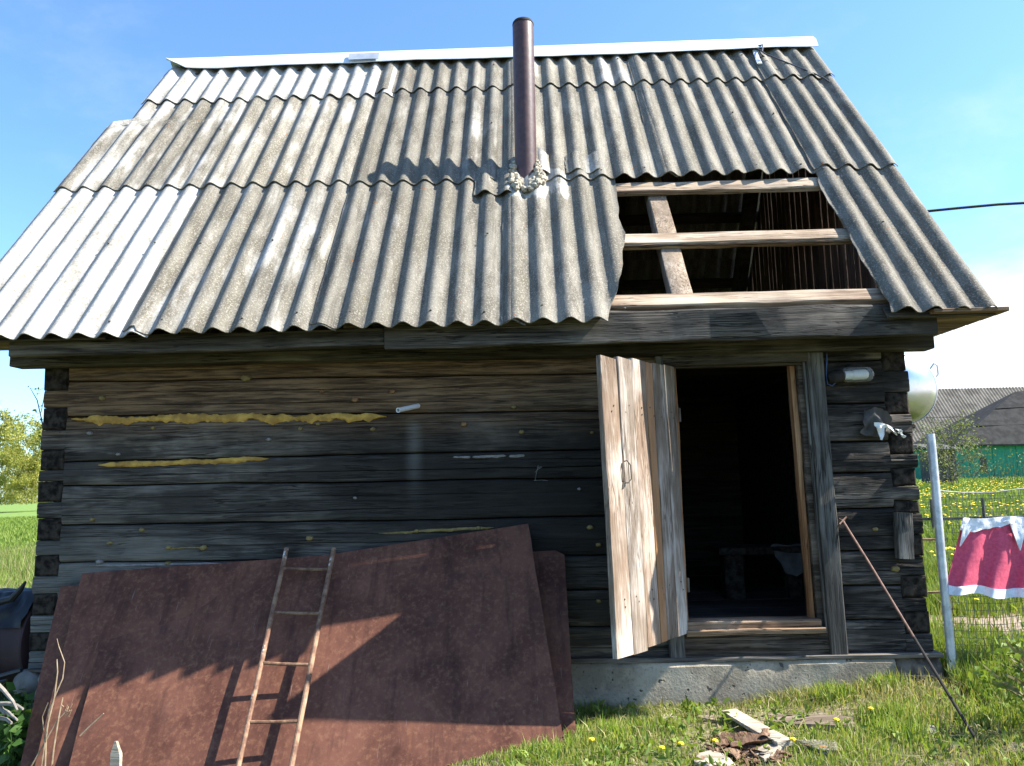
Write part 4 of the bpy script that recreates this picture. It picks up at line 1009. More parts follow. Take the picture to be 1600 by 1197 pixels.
BK = [(1150, 1165, .5, .20, .045, 'curled brown bark strip at the back left of the bark heap'), (1165, 1158, -.4, .22, .05, 'long bark curl on top of the bark heap'), (1186, 1163, .3, .18, .045, 'dark bark curl touching the bleached board'), (1150, 1180, .9, .20, .06, 'reddish bark flake at the front left of the bark heap'), (1172, 1176, -.2, .16, .04, 'broken bark flake in the middle of the bark heap'), (1196, 1152, 1.2, .12, .035, 'small bark flake leaning under the bleached board')]
for k, (px, py, an, L, R, lab) in enumerate(BK):
    p = gp(px, py, .012+.012*(k % 3)); single('bark_piece', curl(p, an, L, R, 2.0, k+1), M_BARKP, lab, 'bark', tuple(p), 'bark pieces heaped before the door')
def litter():
    rr = np.random.default_rng(8); mb = MB()
    for k in range(420):
        p = gp(1172+rr.normal(0, 24), 1172+rr.normal(0, 12), .004+.025*rr.random()**2); a = rr.uniform(0, 6.28); L = rr.uniform(.008, .035); w = L*rr.uniform(.25, .6)
        u = Vector((math.cos(a), math.sin(a), rr.normal(0, .3)))*L; v = Vector((-math.sin(a), math.cos(a), rr.normal(0, .3)))*w; n_ = Vector((0, 0, .004))
        q = [p-u-v, p+u-v*.6, p+u+v, p-u+v*.7]; mb.add(q+[x+n_ for x in q], [(0, 3, 2, 1), (4, 5, 6, 7), (0, 1, 5, 4), (1, 2, 6, 5), (2, 3, 7, 6), (3, 0, 4, 7)])
    tag(mb.build('bark_litter', M_BARKP), kind='stuff')
litter()
def slab(pts, h, seed, mat, name, label, cat, jit=.01):
    mb = MB(); P = [gp(a, b, .004) for a, b in pts]; c = sum(P, Vector())/len(P); n = len(P); ring = []
    fine = []
    for i in range(n):
        for t in (0, .33, .66): 
            q = P[i].lerp(P[(i+1) % n], t); fine.append(q+Vector((jit*nz(i*3+t*5, seed), jit*nz(i*3+t*5, seed, 4), 0)))
    r0 = [q-Vector((0, 0, .01)) for q in fine]; r1 = [q+Vector((0, 0, h*.8)) for q in fine]; r2 = [c+(q-c)*.88+Vector((0, 0, h+.3*h*nz(q.x*9, q.y*9, seed))) for q in fine]
    mb.loft([r0, r1, r2]); return single(name, mb, mat, label, cat, tuple(c))
slab([(1176, 1184), (1212, 1160), (1232, 1163), (1228, 1175), (1195, 1196)], .035, 1, M_SCRAP, 'wood_slab', 'pale split wood slab at the front of the bark heap', 'wood scrap')
slab([(1238, 1164), (1306, 1164), (1311, 1179), (1285, 1180)], .025, 2, M_SLATE, 'slate_fragment', 'thin pale triangular slate fragment right of the bark heap', 'slate fragment')
slab([(1085, 1200), (1090, 1188), (1110, 1184), (1132, 1190), (1150, 1206), (1110, 1214)], .035, 3, M_SCRAP, 'wood_chunk', 'pale rounded wood chunk at the bottom edge below the bark heap', 'wood scrap')
slab([(1028, 1122), (1054, 1119), (1058, 1125), (1034, 1128)], .02, 4, M_SCRAP, 'wood_chip', 'small pale wood chip lying in grass left of the boards', 'wood scrap')
slab([(1442, 1146), (1458, 1142), (1466, 1150), (1450, 1154)], .03, 5, M_STONE, 'pale_pebble', 'small pale stone lying in grass near the rusty rod', 'stone')
slab([(1560, 1172), (1600, 1168), (1612, 1182), (1570, 1184)], .03, 6, M_TWIG, 'dark_scrap', 'flat dark brown scrap at the lower right edge of the grass', 'scrap')

# ================================================================== FENCES AND WASHING
FB = Vector((2.345, -.03, 0)); 
fen = thing('wire_fence', 'square-mesh wire fence on a leaning galvanized pole at the right corner', 'fence', (2.345, -.03, .03))
rings = []
for z in np.linspace(-.05, 1.455, 12): rings.append((2.345+.004*nz(z*2, 1), -.03, z))
pm = MB().tube(rings, .0235, 16)
part('pole', pm, M_GALV, fen, smooth=50)
wm = MB(); F1 = Vector((4.6, .22, 0)); FD = (F1-FB); 
def fpt(q, z):
    b = FB+FD*q; return Vector((b.x, b.y+.03*nz(q*7, z*2, 3), float(H(b.x, b.y))+z+.02*nz(q*5, z, 8)))
def wire(mb, pts, r):
    rings = []
    for p in pts: rings.append([p+Vector((r, 0, -r*.6)), p+Vector((-r, 0, -r*.6)), p+Vector((0, -r*.3, r))] if abs((pts[-1]-pts[0]).z) < .5 else [p+Vector((r, -r*.5, 0)), p+Vector((-r, -r*.5, 0)), p+Vector((0, r, 0))])
    mb.loft(rings, cap=False)
FH = 1.06
for k in range(54): wire(wm, [fpt(k/54, z) for z in np.linspace(.0, FH, 7)], .0016)
for k in range(28): wire(wm, [fpt(q, k*FH/27) for q in np.linspace(0, 1, 14)], .0016)
o = part('wire_mesh', wm, M_WIRE, fen, smooth=None); o['kind'] = 'stuff'
part('top_wire', MB().tube([fpt(q, FH) for q in np.linspace(0, 1, 14)], .003, 5), M_WIRE, fen)
rp_ = thing('rusty_post', 'thin rusty post with two short crossbars just behind the galvanized pole', 'post', (2.62, .75, 0))
pb, pt = gp(1487, 962), None
rp_.location = pb
pt = W(1463, 795, pb.y)
part('post', MB().beam(pb-Vector((0, 0, .05)), pt, (1, 0, 0), .035, .03, 5, .004, .004, 3), M_LADDER, rp_)
part('crossbar', MB().beam(W(1441, 843, pb.y-.03), W(1477, 843, pb.y-.03), (0, 0, 1), .018, .02, 3, .002), M_LADDER, rp_)
part('crossbar', MB().beam(W(1448, 926, pb.y-.03), W(1492, 924, pb.y-.03), (0, 0, 1), .018, .02, 3, .002), M_LADDER, rp_)
# red garment on the fence
cy_ = -.02
ga = thing('red_garment', 'crimson garment with white collar and white hem hung over the wire fence', 'clothing', tuple(W(1560, 925, cy_)))
def surf(fn, nu, nv, th=.004):
    """sheet of cloth given as fn(u, v) -> point and thickness towards the back"""
    vs = [Vector(fn(i/(nu-1), j/(nv-1))) for i in range(nu) for j in range(nv)]; n_ = len(vs); f = []
    vs2 = [tuple(v) for v in vs]+[(v.x, v.y+th, v.z) for v in vs]
    for i in range(nu-1):
        for j in range(nv-1):
            q = i*nv+j; f.append((q, q+nv, q+nv+1, q+1)); f.append((n_+q, n_+q+1, n_+q+nv+1, n_+q+nv))
    bd = [i*nv for i in range(nu)]+[(nu-1)*nv+j for j in range(1, nv)]+[i*nv+nv-1 for i in range(nu-2, -1, -1)]+[j for j in range(nv-2, 0, -1)]
    for q in range(len(bd)): f.append((bd[q], n_+bd[q], n_+bd[(q+1) % len(bd)], bd[(q+1) % len(bd)]))
    return MB().add(vs2, f)
def gar(u, q, off=0.0):
    px = (1505-27*q)+(150+30*q)*u; py = 812+106*q+13*u*q+1.6*math.sin(u*9)*(1-q)+2.5*math.sin(u*17)*q
    fold = .022*math.sin(u*23+1.1*q)*(.2+q)+.003*math.sin(u*47-q)*(.1+q)+.006*nz(u*9, q*5, 2)
    return W(px, py, cy_-.045*q+fold-off)
part('cloth_body', surf(lambda u, v: gar(u, v), 70, 16), M_PINK, ga, smooth=70)
part('back_panel', surf(lambda u, v: gar(u, v*.8, -.06), 40, 8), M_PINK, ga, smooth=70)
part('hem', surf(lambda u, v: gar(u, .955+.125*v+.012*nz(u*5, 3)*v, .006), 70, 4, .008), M_WHITE, ga, smooth=70)
part('collar', surf(lambda u, v: gar(u, -.03+v*(.15+.04*math.sin(u*7+1)+.03*nz(u*11, 2)), .014+.010*nz(u*14, v*3, 4)), 60, 5, .008), M_WHITE, ga, smooth=70)
part('collar_point', surf(lambda u, v: gar(.02+.10*u*(1-v)+.015*v, .08+.31*v, .024+.004*nz(u*4, v*4)), 8, 10, .006), M_WHITE, ga, smooth=70)
part('collar_point', surf(lambda u, v: gar(.50+.17*u*(1-v)+.12*v, .08+.36*v, .026+.004*nz(u*4, v*4)), 8, 10, .006), M_WHITE, ga, smooth=70)
# second fence in the garden
def gpt(px, Y, z): 
    d = ray(px, 700); t = (Y-CAM.y)/d.y; x = CAM.x+d.x*t; return Vector((x, Y, float(H(x, Y))+z))
f2 = thing('garden_fence', 'low wire fence with thin dark posts across the dandelion garden', 'fence', tuple(gpt(1527, 8.2, 0)))
for px in (1447, 1527, 1612): part('post', MB().tube([gpt(px, 8.2, -.05), gpt(px, 8.2, .64)], .024, 6), M_TWIG, f2)
part('rail', MB().beam(gpt(1425, 8.2, .33), gpt(1760, 8.2, .33), (0, 0, 1), .045, .04, 6), M_GREYWD, f2)
w2 = MB()
for k in range(17): wire(w2, [gpt(px, 8.15, .05+k*.042) for px in np.linspace(1425, 1760, 8)], .0022)
for px in np.arange(1425, 1760, 4.5): wire(w2, [gpt(px, 8.15, z) for z in (.0, .4, .74)], .0022)
o = part('wire_mesh', w2, M_WIRE, f2, smooth=None); o['kind'] = 'stuff'

# ================================================================== FAR BUILDINGS AT THE RIGHT
def far(px, py, Y): return W(px, py, Y)
YB = 46.0
gb = far(1560, 760, YB)
gh = thing('green_house', 'low green painted house under a dark grey hipped roof in the right distance', 'house', (gb.x, YB, float(H(gb.x, YB))))
def wall_boards(x0, x1, z0, z1, Y, n, mat, parent, name='wall_board'):
    for k in range(n):
        a, b = x0+(x1-x0)*k/n+.01, x0+(x1-x0)*(k+1)/n-.01
        part(name, MB().box((a, Y-.02*(k % 2), z0), (b, Y+.15, z1)), mat, parent, smooth=None)
x0 = far(1496, 720, YB).x; x1 = far(1720, 720, YB).x; zt = far(1560, 692, YB).z; zg = float(H(gb.x, YB))-.4
part('wall', MB().box((x0+.02, YB+.02, zg), (x1-.02, YB+6, zt-.02)), M_GREEN, gh, smooth=None)
wall_boards(x0, x1, zg, zt, YB, 12, M_GREEN, gh)
# roof: front slope with a hip on the left
e0 = far(1532, 694, YB-.4); e1 = far(1740, 692, YB-.4); r0 = far(1586, 612, YB+3.2); r1 = far(1740, 600, YB+3.2); hb = far(1536, 650, YB+4.5)
e0b = Vector((e0.x-.2, YB+7, e0.z))
rf = MB(); T = Vector((0, 0, .12))
e0w = Vector((x0-.3, YB-.4, e0.z)); 
P = [e0w, e1, r1, r0, Vector((x0-.3, YB+7, e0.z)), Vector((e1.x, YB+7, e0.z))]
rf.add([p for p in P]+[p-T for p in P], [(0, 1, 2, 3), (0, 3, 4), (3, 2, 5, 4), (6, 9, 8, 7), (0, 6, 7, 1), (0, 4, 10, 6), (4, 5, 11, 10)])
part('roof', rf, M_DKROOF, gh, smooth=None)
se = MB()
for q in (.33, .66):
    a = e0w.lerp(r0, q)+Vector((0, -.05, .03)); b = e1.lerp(r1, q)+Vector((0, -.05, .03)); se.tube([a, b], .035, 5)
part('roof_seam', se, M_SOOT_SHADE, gh)
# small window and door mark on the wall
part('window', MB().box((far(1531, 720, YB).x, YB-.05, far(1531, 738, YB).z), (far(1541, 720, YB).x, YB+.02, far(1531, 714, YB).z)), M_GREYWD, gh, smooth=None)
# long barn behind with a corrugated roof
YN = 56.0
ba = thing('slate_roofed_barn', 'long barn with a pale corrugated slate roof behind the green house', 'barn', (far(1520, 740, YN).x, YN, 1.0))
bx0, bx1 = far(1462, 650, YN).x-9, far(1700, 650, YN).x
zr = far(1540, 607, YN+4).z; ze = far(1500, 700, YN).z
bm = MB(); n = int((bx1-bx0)/.13); 
for row, (qa, qb) in enumerate(((0, .52), (.50, 1.0))):
    vs = []; 
    for j in range(n+1):
        x = bx0+(bx1-bx0)*j/n; o = .035*(1 if j % 2 else -1) + .05*row
        for q in (qa, qb): vs.append((x, YN-.5+4.5*q, ze+(zr-ze)*q+o))
    bm.add(vs, [(2*j, 2*j+2, 2*j+3, 2*j+1) for j in range(n)])
part('roof', bm, M_FARSL, ba, smooth=None)
part('rear_roof', MB().box((bx0, YN+4.1, ze), (bx1, YN+4.25, zr-.1)), M_FARSL, ba, smooth=None)
part('wall', MB().box((bx0+.3, YN, 0), (bx1-.3, YN+4, ze-.05)), M_GREYWD, ba, smooth=None)
# dark little shed in front
YS = 34.0; sx0, sx1 = far(1458, 720, YS).x, far(1494, 720, YS).x; sz0, sz1 = far(1475, 752, YS).z-.5, far(1475, 703, YS).z
sd_ = thing('dark_shed', 'small dark wooden shed behind the pale green shrub', 'shed', ((sx0+sx1)/2, YS, sz0+.3))
wall_boards(sx0, sx1, sz0, sz1, YS, 6, M_GREYWD, sd_)
part('roof', MB().add([(sx0-.15, YS-.3, sz1-.02), (sx1+.15, YS-.3, sz1-.02), (sx1+.15, YS+1.6, sz1+.30), (sx0-.15, YS+1.6, sz1+.30), (sx0-.15, YS-.3, sz1+.05), (sx1+.15, YS-.3, sz1+.05), (sx1+.15, YS+1.6, sz1+.37), (sx0-.15, YS+1.6, sz1+.37)], [(0, 3, 2, 1), (4, 5, 6, 7), (0, 1, 5, 4), (1, 2, 6, 5), (2, 3, 7, 6), (3, 0, 4, 7)]), M_GREYWD, sd_, smooth=None)
part('side_wall', MB().box((sx0+.05, YS+.16, sz0), (sx1-.05, YS+1.4, sz1-.03)), M_GREYWD, sd_, smooth=None)

# ================================================================== PLANTS
def leafcloud(pts, size, rng, up=.3, aspect=.55):
    """one folded leaf (two quads sharing a midrib) per point"""
    n = len(pts); d = rng.normal(size=(n, 3)); d[:, 2] -= up; d /= np.linalg.norm(d, axis=1)[:, None]
    e = rng.normal(size=(n, 3)); e -= d*(e*d).sum(1)[:, None]; e /= np.linalg.norm(e, axis=1)[:, None]
    nr = np.cross(d, e); s = (size*rng.uniform(.6, 1.3, n))[:, None]
    a = pts; t = pts+d*s; m1 = pts+d*s*.45+e*s*aspect*.5+nr*s*.12; m2 = pts+d*s*.45-e*s*aspect*.5+nr*s*.12
    v = np.stack([a, m1, t, m2], 1).reshape(-1, 3); i = np.arange(n)*4
    f = np.stack([i, i+1, i+2, i, i+2, i+3], 1).ravel(); return v, f, np.full(2*n, 3)
def tree_mesh(seed, h, cr, trunk_r, nl, leaf, sparse=.5):
    rnd = random.Random(seed); rng = np.random.default_rng(seed); tm = MB()
    lean = Vector((rnd.uniform(-.4, .4), rnd.uniform(-.4, .4), 0))
    sp = [Vector((lean.x*(z/h)**1.5+.12*nz(z*.4, seed), lean.y*(z/h)**1.5+.12*nz(z*.4, seed, 5), z)) for z in np.linspace(-.2, h*.97, 10)]
    tm.tube(sp, [trunk_r*(1-.93*i/9) for i in range(10)], 7); cl = []
    nb = 26
    for k in range(nb):
        q = .16+.8*(k+rnd.random()*.6)/nb; i = q*9; a = sp[int(i)].lerp(sp[min(9, int(i)+1)], i-int(i))
        an = rnd.uniform(0, 2*PI); L = cr*(1.15-.85*abs(q-.42)*1.3)*rnd.uniform(.6, 1.15)
        b = a+Vector((math.cos(an)*L, math.sin(an)*L, L*rnd.uniform(.35, .95))); mid = a.lerp(b, .5)+Vector((0, 0, .12*L))
        tm.tube([a, mid, b], [trunk_r*.25*(1.1-q), trunk_r*.14*(1.1-q)+.006, .005], 4)
        for t in (.35, .55, .75, .9, 1.05): cl.append((a.lerp(b, t)+Vector((0, 0, .1*L*t)), L*.27+.12, rnd.random()))
        for _ in range(2):
            c = b+Vector((rnd.uniform(-1, 1), rnd.uniform(-1, 1), rnd.uniform(-.2, 1)))*L*.4; tm.tube([mid, c], [.012, .004], 3); cl.append((c, L*.22+.1, rnd.random()))
    w = np.array([c[1]**1.5*(c[2] > sparse*.5) for c in cl]); ids = rng.choice(len(cl), nl, p=w/w.sum())
    cen = np.array([tuple(c[0]) for c in cl])[ids]; rad = np.array([c[1] for c in cl])[ids]
    dirs = rng.normal(size=(nl, 3)); pts = cen+dirs*rad[:, None]*.48
    return tm, leafcloud(pts, leaf, rng)
def put_tree(name, tm, lf, loc, mt, ml, label, cat, group=None, scale=1.0, rz=0.0, proto=None, trunk_stuff=False):
    t = thing(name, label, cat, loc, group); t.rotation_euler = (0, 0, rz); t.scale = (scale,)*3
    if proto is None:
        a = tm.build('trunk', mt); 
        if trunk_stuff: a['kind'] = 'stuff'
        b = npmesh('crown', lf[0], lf[1], lf[2], ml)
    else:
        a, b = proto[0].copy(), proto[1].copy(); C.objects.link(a); C.objects.link(b)
    a.parent = t; b.parent = t
    return (a, b)
YT = 96.0
prot = []
for k in range(3): prot.append(tree_mesh(40+k, 13.0, 2.7, .17, 5000, .29, .8))
TREES = [(-12, 0, 1.14, 'tallest yellow-green birch at the left edge of the field'), (14, 1, 1.06, 'rounded yellow-green birch second from the left edge'), (36, 2, 1.0, 'slender birch with a pale bare trunk in the middle of the far row'), (52, 0, .92, 'shorter leafy birch nearest the bathhouse wall'), (26, 1, .62, 'low bushy young birch in front of the tree row'), (-48, 2, .95, 'birch at the far left end of the row'), (68, 1, .74, 'small birch mostly hidden behind the left corner of the wall'), (44, 2, .55, 'lowest leafy sapling under the taller birches')]
first = {}
for k, (px, v, s, lab) in enumerate(TREES):
    Y = YT+(k % 3)*3.5-(6 if s < .7 else 0); g = gpt(px, Y, 0)
    r = put_tree('birch_tree', prot[v][0], prot[v][1], tuple(g), M_BIRCHT, M_BIRCHL, lab, 'tree', 'birch trees at the edge of the far field', s, k*1.3, first.get(v))
    first.setdefault(v, r)
# brushwood under the birches
ug = gpt(30, 99, 0); rngb = np.random.default_rng(3); pts = np.column_stack([rngb.uniform(-14, 8, 9000)+ug.x, rngb.uniform(-3, 8, 9000)+99, np.abs(rngb.normal(0, 1.5, 9000))])
v_, f_, s_ = leafcloud(pts, .30, rngb); tag(npmesh('undergrowth', v_, f_, s_, M_BIRCHL, tuple(ug)), kind='stuff')
# shrub before the green house
tmS = tree_mesh(70, 3.0, 1.3, .05, 1500, .12, .9); g = gpt(1482, 27, 0)
put_tree('garden_shrub', tmS[0], tmS[1], tuple(g), M_TWIG, M_OLIVEL, 'wispy pale green shrub in front of the dark shed', 'shrub', None, .88, trunk_stuff=True)
g = gpt(1516, 29, 0); tmS2 = tree_mesh(73, 2.6, 1.0, .04, 520, .12, .9)
put_tree('garden_shrub', tmS2[0], tmS2[1], tuple(g), M_TWIG, M_OLIVEL, 'smaller thin shrub before the left end of the green wall', 'shrub', None, .8, trunk_stuff=True)
# leafy bush at the lower right
bs = tree_mesh(81, .34, .20, .006, 700, .045, .3)
put_tree('leafy_bush', bs[0], bs[1], tuple(gp(1622, 1150)), M_GRASSD, M_GRASSF, 'leafy green bush at the lower right edge of the picture', 'shrub', trunk_stuff=True)
# tall weeds before the green house
for k, (px, hh, lab) in enumerate(((1548, .95, 'yellow-green weed left of the others before the green wall'), (1562, 1.25, 'bushier yellow-green weed before the green wall'), (1579, 1.55, 'tallest thin weed before the green wall'), (1597, 1.4, 'weed at the right edge before the green wall'), (1463, .8, 'low yellow weed by the foot of the dark shed'))):
    rngw = np.random.default_rng(90+k); Y = 30.0; g = gpt(px, Y, 0); t = thing('tall_weed', lab, 'weed', tuple(g), 'weeds before the green house')
    tm = MB()
    for q in range(4): tm.tube([g+Vector((.1*q-.15, 0, -.05)), g+Vector((.12*q-.18, .05, hh*.6)), g+Vector((.15*q-.22, 0, hh*(1-.1*q)))], [.012, .009, .004], 4)
    part('stem', tm, M_TWIG, t)
    n = 46; z = rngw.uniform(.1, 1, n)**1.3*hh; sp = .28*(1.15-z/hh)+.05
    pts = np.column_stack([rngw.normal(0, 1, n)*sp+g.x, rngw.normal(0, 1, n)*sp+g.y, z+g.z]); v_, f_, s_ = leafcloud(pts, .12, rngw)
    o = npmesh('foliage', v_, f_, s_, M_OLIVEL, tuple(g)); o.location = (0, 0, 0); o.parent = t
# left: thin sapling twig at the wall corner
tw = thing('sapling_twig', 'thin leafy twig poking out left of the wall corner', 'twig', tuple(W(62, 690, 1.6)))
part('stem', MB().tube([W(75, 780, 1.6), W(66, 660, 1.6), W(58, 625, 1.6), W(47, 606, 1.6)], [.006, .005, .004, .002], 5).tube([W(64, 645, 1.6), W(72, 605, 1.6), W(60, 610, 1.6)], .003, 4), M_TWIG, tw)
rngw = np.random.default_rng(5); pts = np.array([tuple(W(a+rngw.normal(0, 2.5), b+rngw.normal(0, 2.5), 1.6)) for a, b in ((47, 606), (50, 608), (55, 611), (60, 609), (62, 650), (66, 665), (65, 680), (60, 640), (68, 660), (66, 640), (60, 672), (64, 700), (62, 690)) for _ in range(2)])
v_, f_, s_ = leafcloud(pts, .035, rngw); o = npmesh('leaves', v_, f_, s_, M_BIRCHL, tuple(tw.location)); o.location = (0, 0, 0); o.parent = tw
# nettles at the lower left
for k, (px, py, hh, lab) in enumerate(((6, 1205, .30, 'broad-leaved nettle at the very lower left corner'), (24, 1200, .27, 'nettle plant second from the left edge'), (40, 1188, .22, 'nettle plant touching the edge of the leftmost steel sheet'), (12, 1168, .22, 'nettle growing under the bleached branch'), (34, 1150, .17, 'small shaded nettle by the corner stone'), (-6, 1150, .24, 'nettle half cut off by the left edge'), (52, 1150, .12, 'lowest nettle seedling beside the corner stone'))):
    rngw = np.random.default_rng(60+k); g = G(px, py, -.22 if py > 1160 else -.12); g.z -= .06
    t = thing('nettle_plant', lab, 'nettle', tuple(g), 'nettles by the left corner'); tm = MB(); vs = []; pts = []
    for q in range(5):
        a = rngw.uniform(0, 6.28); b = g+Vector((math.cos(a)*.09, math.sin(a)*.09, hh*rngw.uniform(.7, 1.2)+.06)); tm.tube([g+Vector((.03*q-.06, 0, 0)), b], [.004, .002], 4)
        for z in np.linspace(.25, 1, 6):
            p = (g+Vector((.03*q-.06, 0, 0))).lerp(b, z)
            for _ in range(3): pts.append(tuple(p+Vector(rngw.normal(0, .012, 3))))
    part('stem', tm, M_NETTLE, t); v_, f_, s_ = leafcloud(np.array(pts), .062, rngw, .15, .7)
    o = npmesh('leaves', v_, f_, s_, M_NETTLE, tuple(g)); o.location = (0, 0, 0); o.parent = t
# dry weed stalks before the steel sheets
for k, (pts, lab) in enumerate((([(70, 1230), (72, 1150), (76, 1110), (98, 1060), (101, 1035), (92, 1010), (89, 998)], 'tallest bent dry stalk before the leftmost steel sheet'), ([(62, 1220), (75, 1130), (85, 1090), (90, 1050), (89, 1030)], 'straight dry stalk left of the tall bent one'), ([(42, 1210), (70, 1160), (90, 1125), (105, 1110), (107, 1104)], 'branched dry stalk with pale seed tufts'), ([(78, 1225), (84, 1170), (92, 1120), (98, 1090)], 'short dry stalk right of the seed tufts'), ([(125, 1150), (140, 1135), (162, 1115)], 'short dry straw across the dark gap between sheets'))):
    yb = -.80; P3 = [W(a, b, yb+.01*i) for i, (a, b) in enumerate(pts)]
    mb = MB().tube(P3, [.0035*(1.2-.13*i) for i in range(len(P3))], 5)
    if k == 2:
        rr = random.Random(2)
        for _ in range(14): c = W(104+rr.uniform(-8, 6), 1112+rr.uniform(-8, 8), yb); mb.tube([c, c+Vector((rr.uniform(-.02, .02), 0, rr.uniform(.005, .025)))], .002, 3)
        mb.tube([P3[1], W(66, 1120, yb), W(75, 1098, yb)], [.003, .002, .0015], 4)
    single('dry_stalk', mb, M_STRAW, lab, 'dry weed', tuple(P3[0]), 'dry weed stalks before the sheets')

# ---- grass
def blades(name, x, y, h, w, rng, mat, lean=.45, z0=None):
    n = len(x); z = H(x, y) if z0 is None else z0
    an = rng.uniform(0, 2*PI, n); la = rng.uniform(0, 2*PI, n); l = h*lean*np.abs(rng.normal(0.6, .6, n))
    dx, dy = np.cos(an)*w/2, np.sin(an)*w/2; lx, ly = np.cos(la)*l, np.sin(la)*l
    B1 = np.stack([x-dx, y-dy, z-.01], 1); B2 = np.stack([x+dx, y+dy, z-.01], 1)
    M1 = np.stack([x-dx*.8+lx*.35, y-dy*.8+ly*.35, z+h*.55], 1); M2 = np.stack([x+dx*.8+lx*.35, y+dy*.8+ly*.35, z+h*.55], 1)
    T = np.stack([x+lx, y+ly, z+h*np.clip(1-.25*(l/h)**2, .45, 1)], 1)
    v = np.stack([B1, B2, M2, M1, T], 1).reshape(-1, 3); i = np.arange(n)[:, None]*5
    f = np.concatenate([i+np.array([0, 1, 2, 3]), i+np.array([3, 2, 4])], 1).ravel(); s = np.tile([4, 3], n)
    return tag(npmesh(name, v, f, s, mat), kind='stuff')
def vn(x, y, s):  # cheap value noise
    return .5+.25*np.sin(x*s*1.3+1.7*np.sin(y*s*.9))+.25*np.sin(y*s*1.7+2.1*np.sin(x*s*1.1+1))
def filt(x, y):
    keep = ~((x > -3.0) & (x < 2.3) & (y > -.075) & (y < 4))
    xx = np.clip((x+.03)/.153, 0, 1)                                    # keep out from under the big sheet
    keep &= ~((x < .13) & (x > -2.9) & (y > -.80))
    keep &= ~((x < .19) & (x > -.2) & (y > -.66))
    return keep
rg = np.random.default_rng(21)
n = 95000; x = rg.uniform(-.6, 3.6, n); y = -1.75+1.75*rg.random(n)
d = vn(x, y, 4.3); path = np.exp(-(((x-1.25)/.55)**2+((y+.52)/.26)**2)); heap = np.exp(-(((x-1.0)/.22)**2+((y+.98)/.16)**2))
k = filt(x, y) & (rg.random(n) < (.35+.75*d)*(1-.88*path)*(1-.9*heap)); x, y, d = x[k], y[k], d[k]
edge = np.exp(-((y+.10)/.12)**2)
h = (.018+.026*d+.022*edge*rg.random(len(x)))*rg.uniform(.6, 1.4, len(x))*(1+.9*(x > 1.75)*(rg.random(len(x)) < .3))
dry = rg.random(len(x)) < .16+.45*np.exp(-((y+.18)/.22)**2)*(x > .3)+.25*(x > 1.6)
blades('grass', x[~dry], y[~dry], h[~dry], .0045*rg.uniform(.7, 1.4, (~dry).sum()), rg, M_GRASS)
blades('dry_grass', x[dry], y[dry], h[dry]*1.1, .0042*rg.uniform(.6, 1.3, dry.sum()), rg, M_GRASSD, .9)
# grass in front and to the sides of the picture
n = 60000; x = rg.uniform(-6, 6, n); y = rg.uniform(-4.2, .3, n); k = ~((x > -.6) & (x < 3.6) & (y > -1.75)) & ~((x > -3.2) & (x < .3) & (y > -1.15)) & ~((x > -4.15) & (x < -2.9) & (y > -.12)); x, y = x[k], y[k]; n = len(x)
blades('grass', x, y, (.025+.05*vn(x, y, 3.1))*rg.uniform(.6, 1.5, n), .008*rg.uniform(.7, 1.4, n), rg, M_GRASS)
# dark green tufts
tx, ty = [], []
for (px, py, m, sp) in ((1395, 1128, 700, .07), (1410, 1150, 700, .08), (1300, 1092, 500, .06), (1380, 1075, 400, .06), (1560, 1130, 600, .10), (1100, 1085, 200, .05), (925, 1110, 260, .06), (845, 1185, 300, .06), (960, 1150, 300, .10), (1180, 1078, 60, .012)):
    p = gp(px, py); tx.append(rg.normal(p.x, sp, m)); ty.append(rg.normal(p.y, sp*.8, m))
tx, ty = np.concatenate(tx), np.concatenate(ty); k = filt(tx, ty); tx, ty = tx[k], ty[k]
blades('tall_grass', tx, ty, rg.uniform(.035, .10, len(tx)), .006*rg.uniform(.7, 1.4, len(tx)), rg, M_GRASS, .5)
n = 3000; x = rg.uniform(-.2, 3.3, n); y = rg.uniform(-1.7, -.1, n); k = filt(x, y) & (vn(x, y, 2.9) > .5); x, y = x[k], y[k]
cx = np.repeat(x[:len(x)//6], 6)[:len(x)]; cy = np.repeat(y[:len(y)//6], 6)[:len(x)]; x, y = cx+rg.normal(0, .02, len(cx)), cy+rg.normal(0, .02, len(cx))
v_, f_, s_ = leafcloud(np.column_stack([x, y, H(x, y)+rg.uniform(.02, .05, len(x))]), .045, rg, -.25, .42); tag(npmesh('ground_leaves', v_, f_, s_, M_GRASSF), kind='stuff')
n = 1500; x = rg.uniform(-.2, 3.3, n); y = rg.uniform(-1.6, -.08, n); k = filt(x, y); x, y = x[k], y[k]
blades('dead_stems', x, y, rg.uniform(.03, .10, len(x)), .005*rg.uniform(.6, 1.3, len(x)), rg, M_GRASSD, 2.2)
# beyond the wire fence
n = 90000; q = rg.random(n); y = -.6+7.6*q**1.4; x = 2.3+rg.random(n)*(1.6+.62*(y+.6))
dirt = np.exp(-((((x-DIRT[0])/1.15)**2+((y-DIRT[1])/.50)**2)**2)); k = filt(x, y) & (rg.random(n) > dirt*.96); x, y = x[k], y[k]
d = vn(x, y, 2.1); h = (.06+.10*d)*rg.uniform(.6, 1.5, len(x)); dry = rg.random(len(x)) < .14
blades('grass', x[~dry], y[~dry], h[~dry], .008*rg.uniform(.7, 1.4, (~dry).sum()), rg, M_GRASSF)
blades('dry_grass', x[dry], y[dry], h[dry], .006*rg.uniform(.7, 1.4, dry.sum()), rg, M_GRASSD)
n = 45000; y = 7+34*rg.random(n)**1.5; x = 3.5+rg.random(n)*(y*.62+4)
blades('meadow_grass', x, y, rg.uniform(.10, .24, n), .022*rg.uniform(.7, 1.4, n)*(1+y*.03), rg, M_GRASSF)
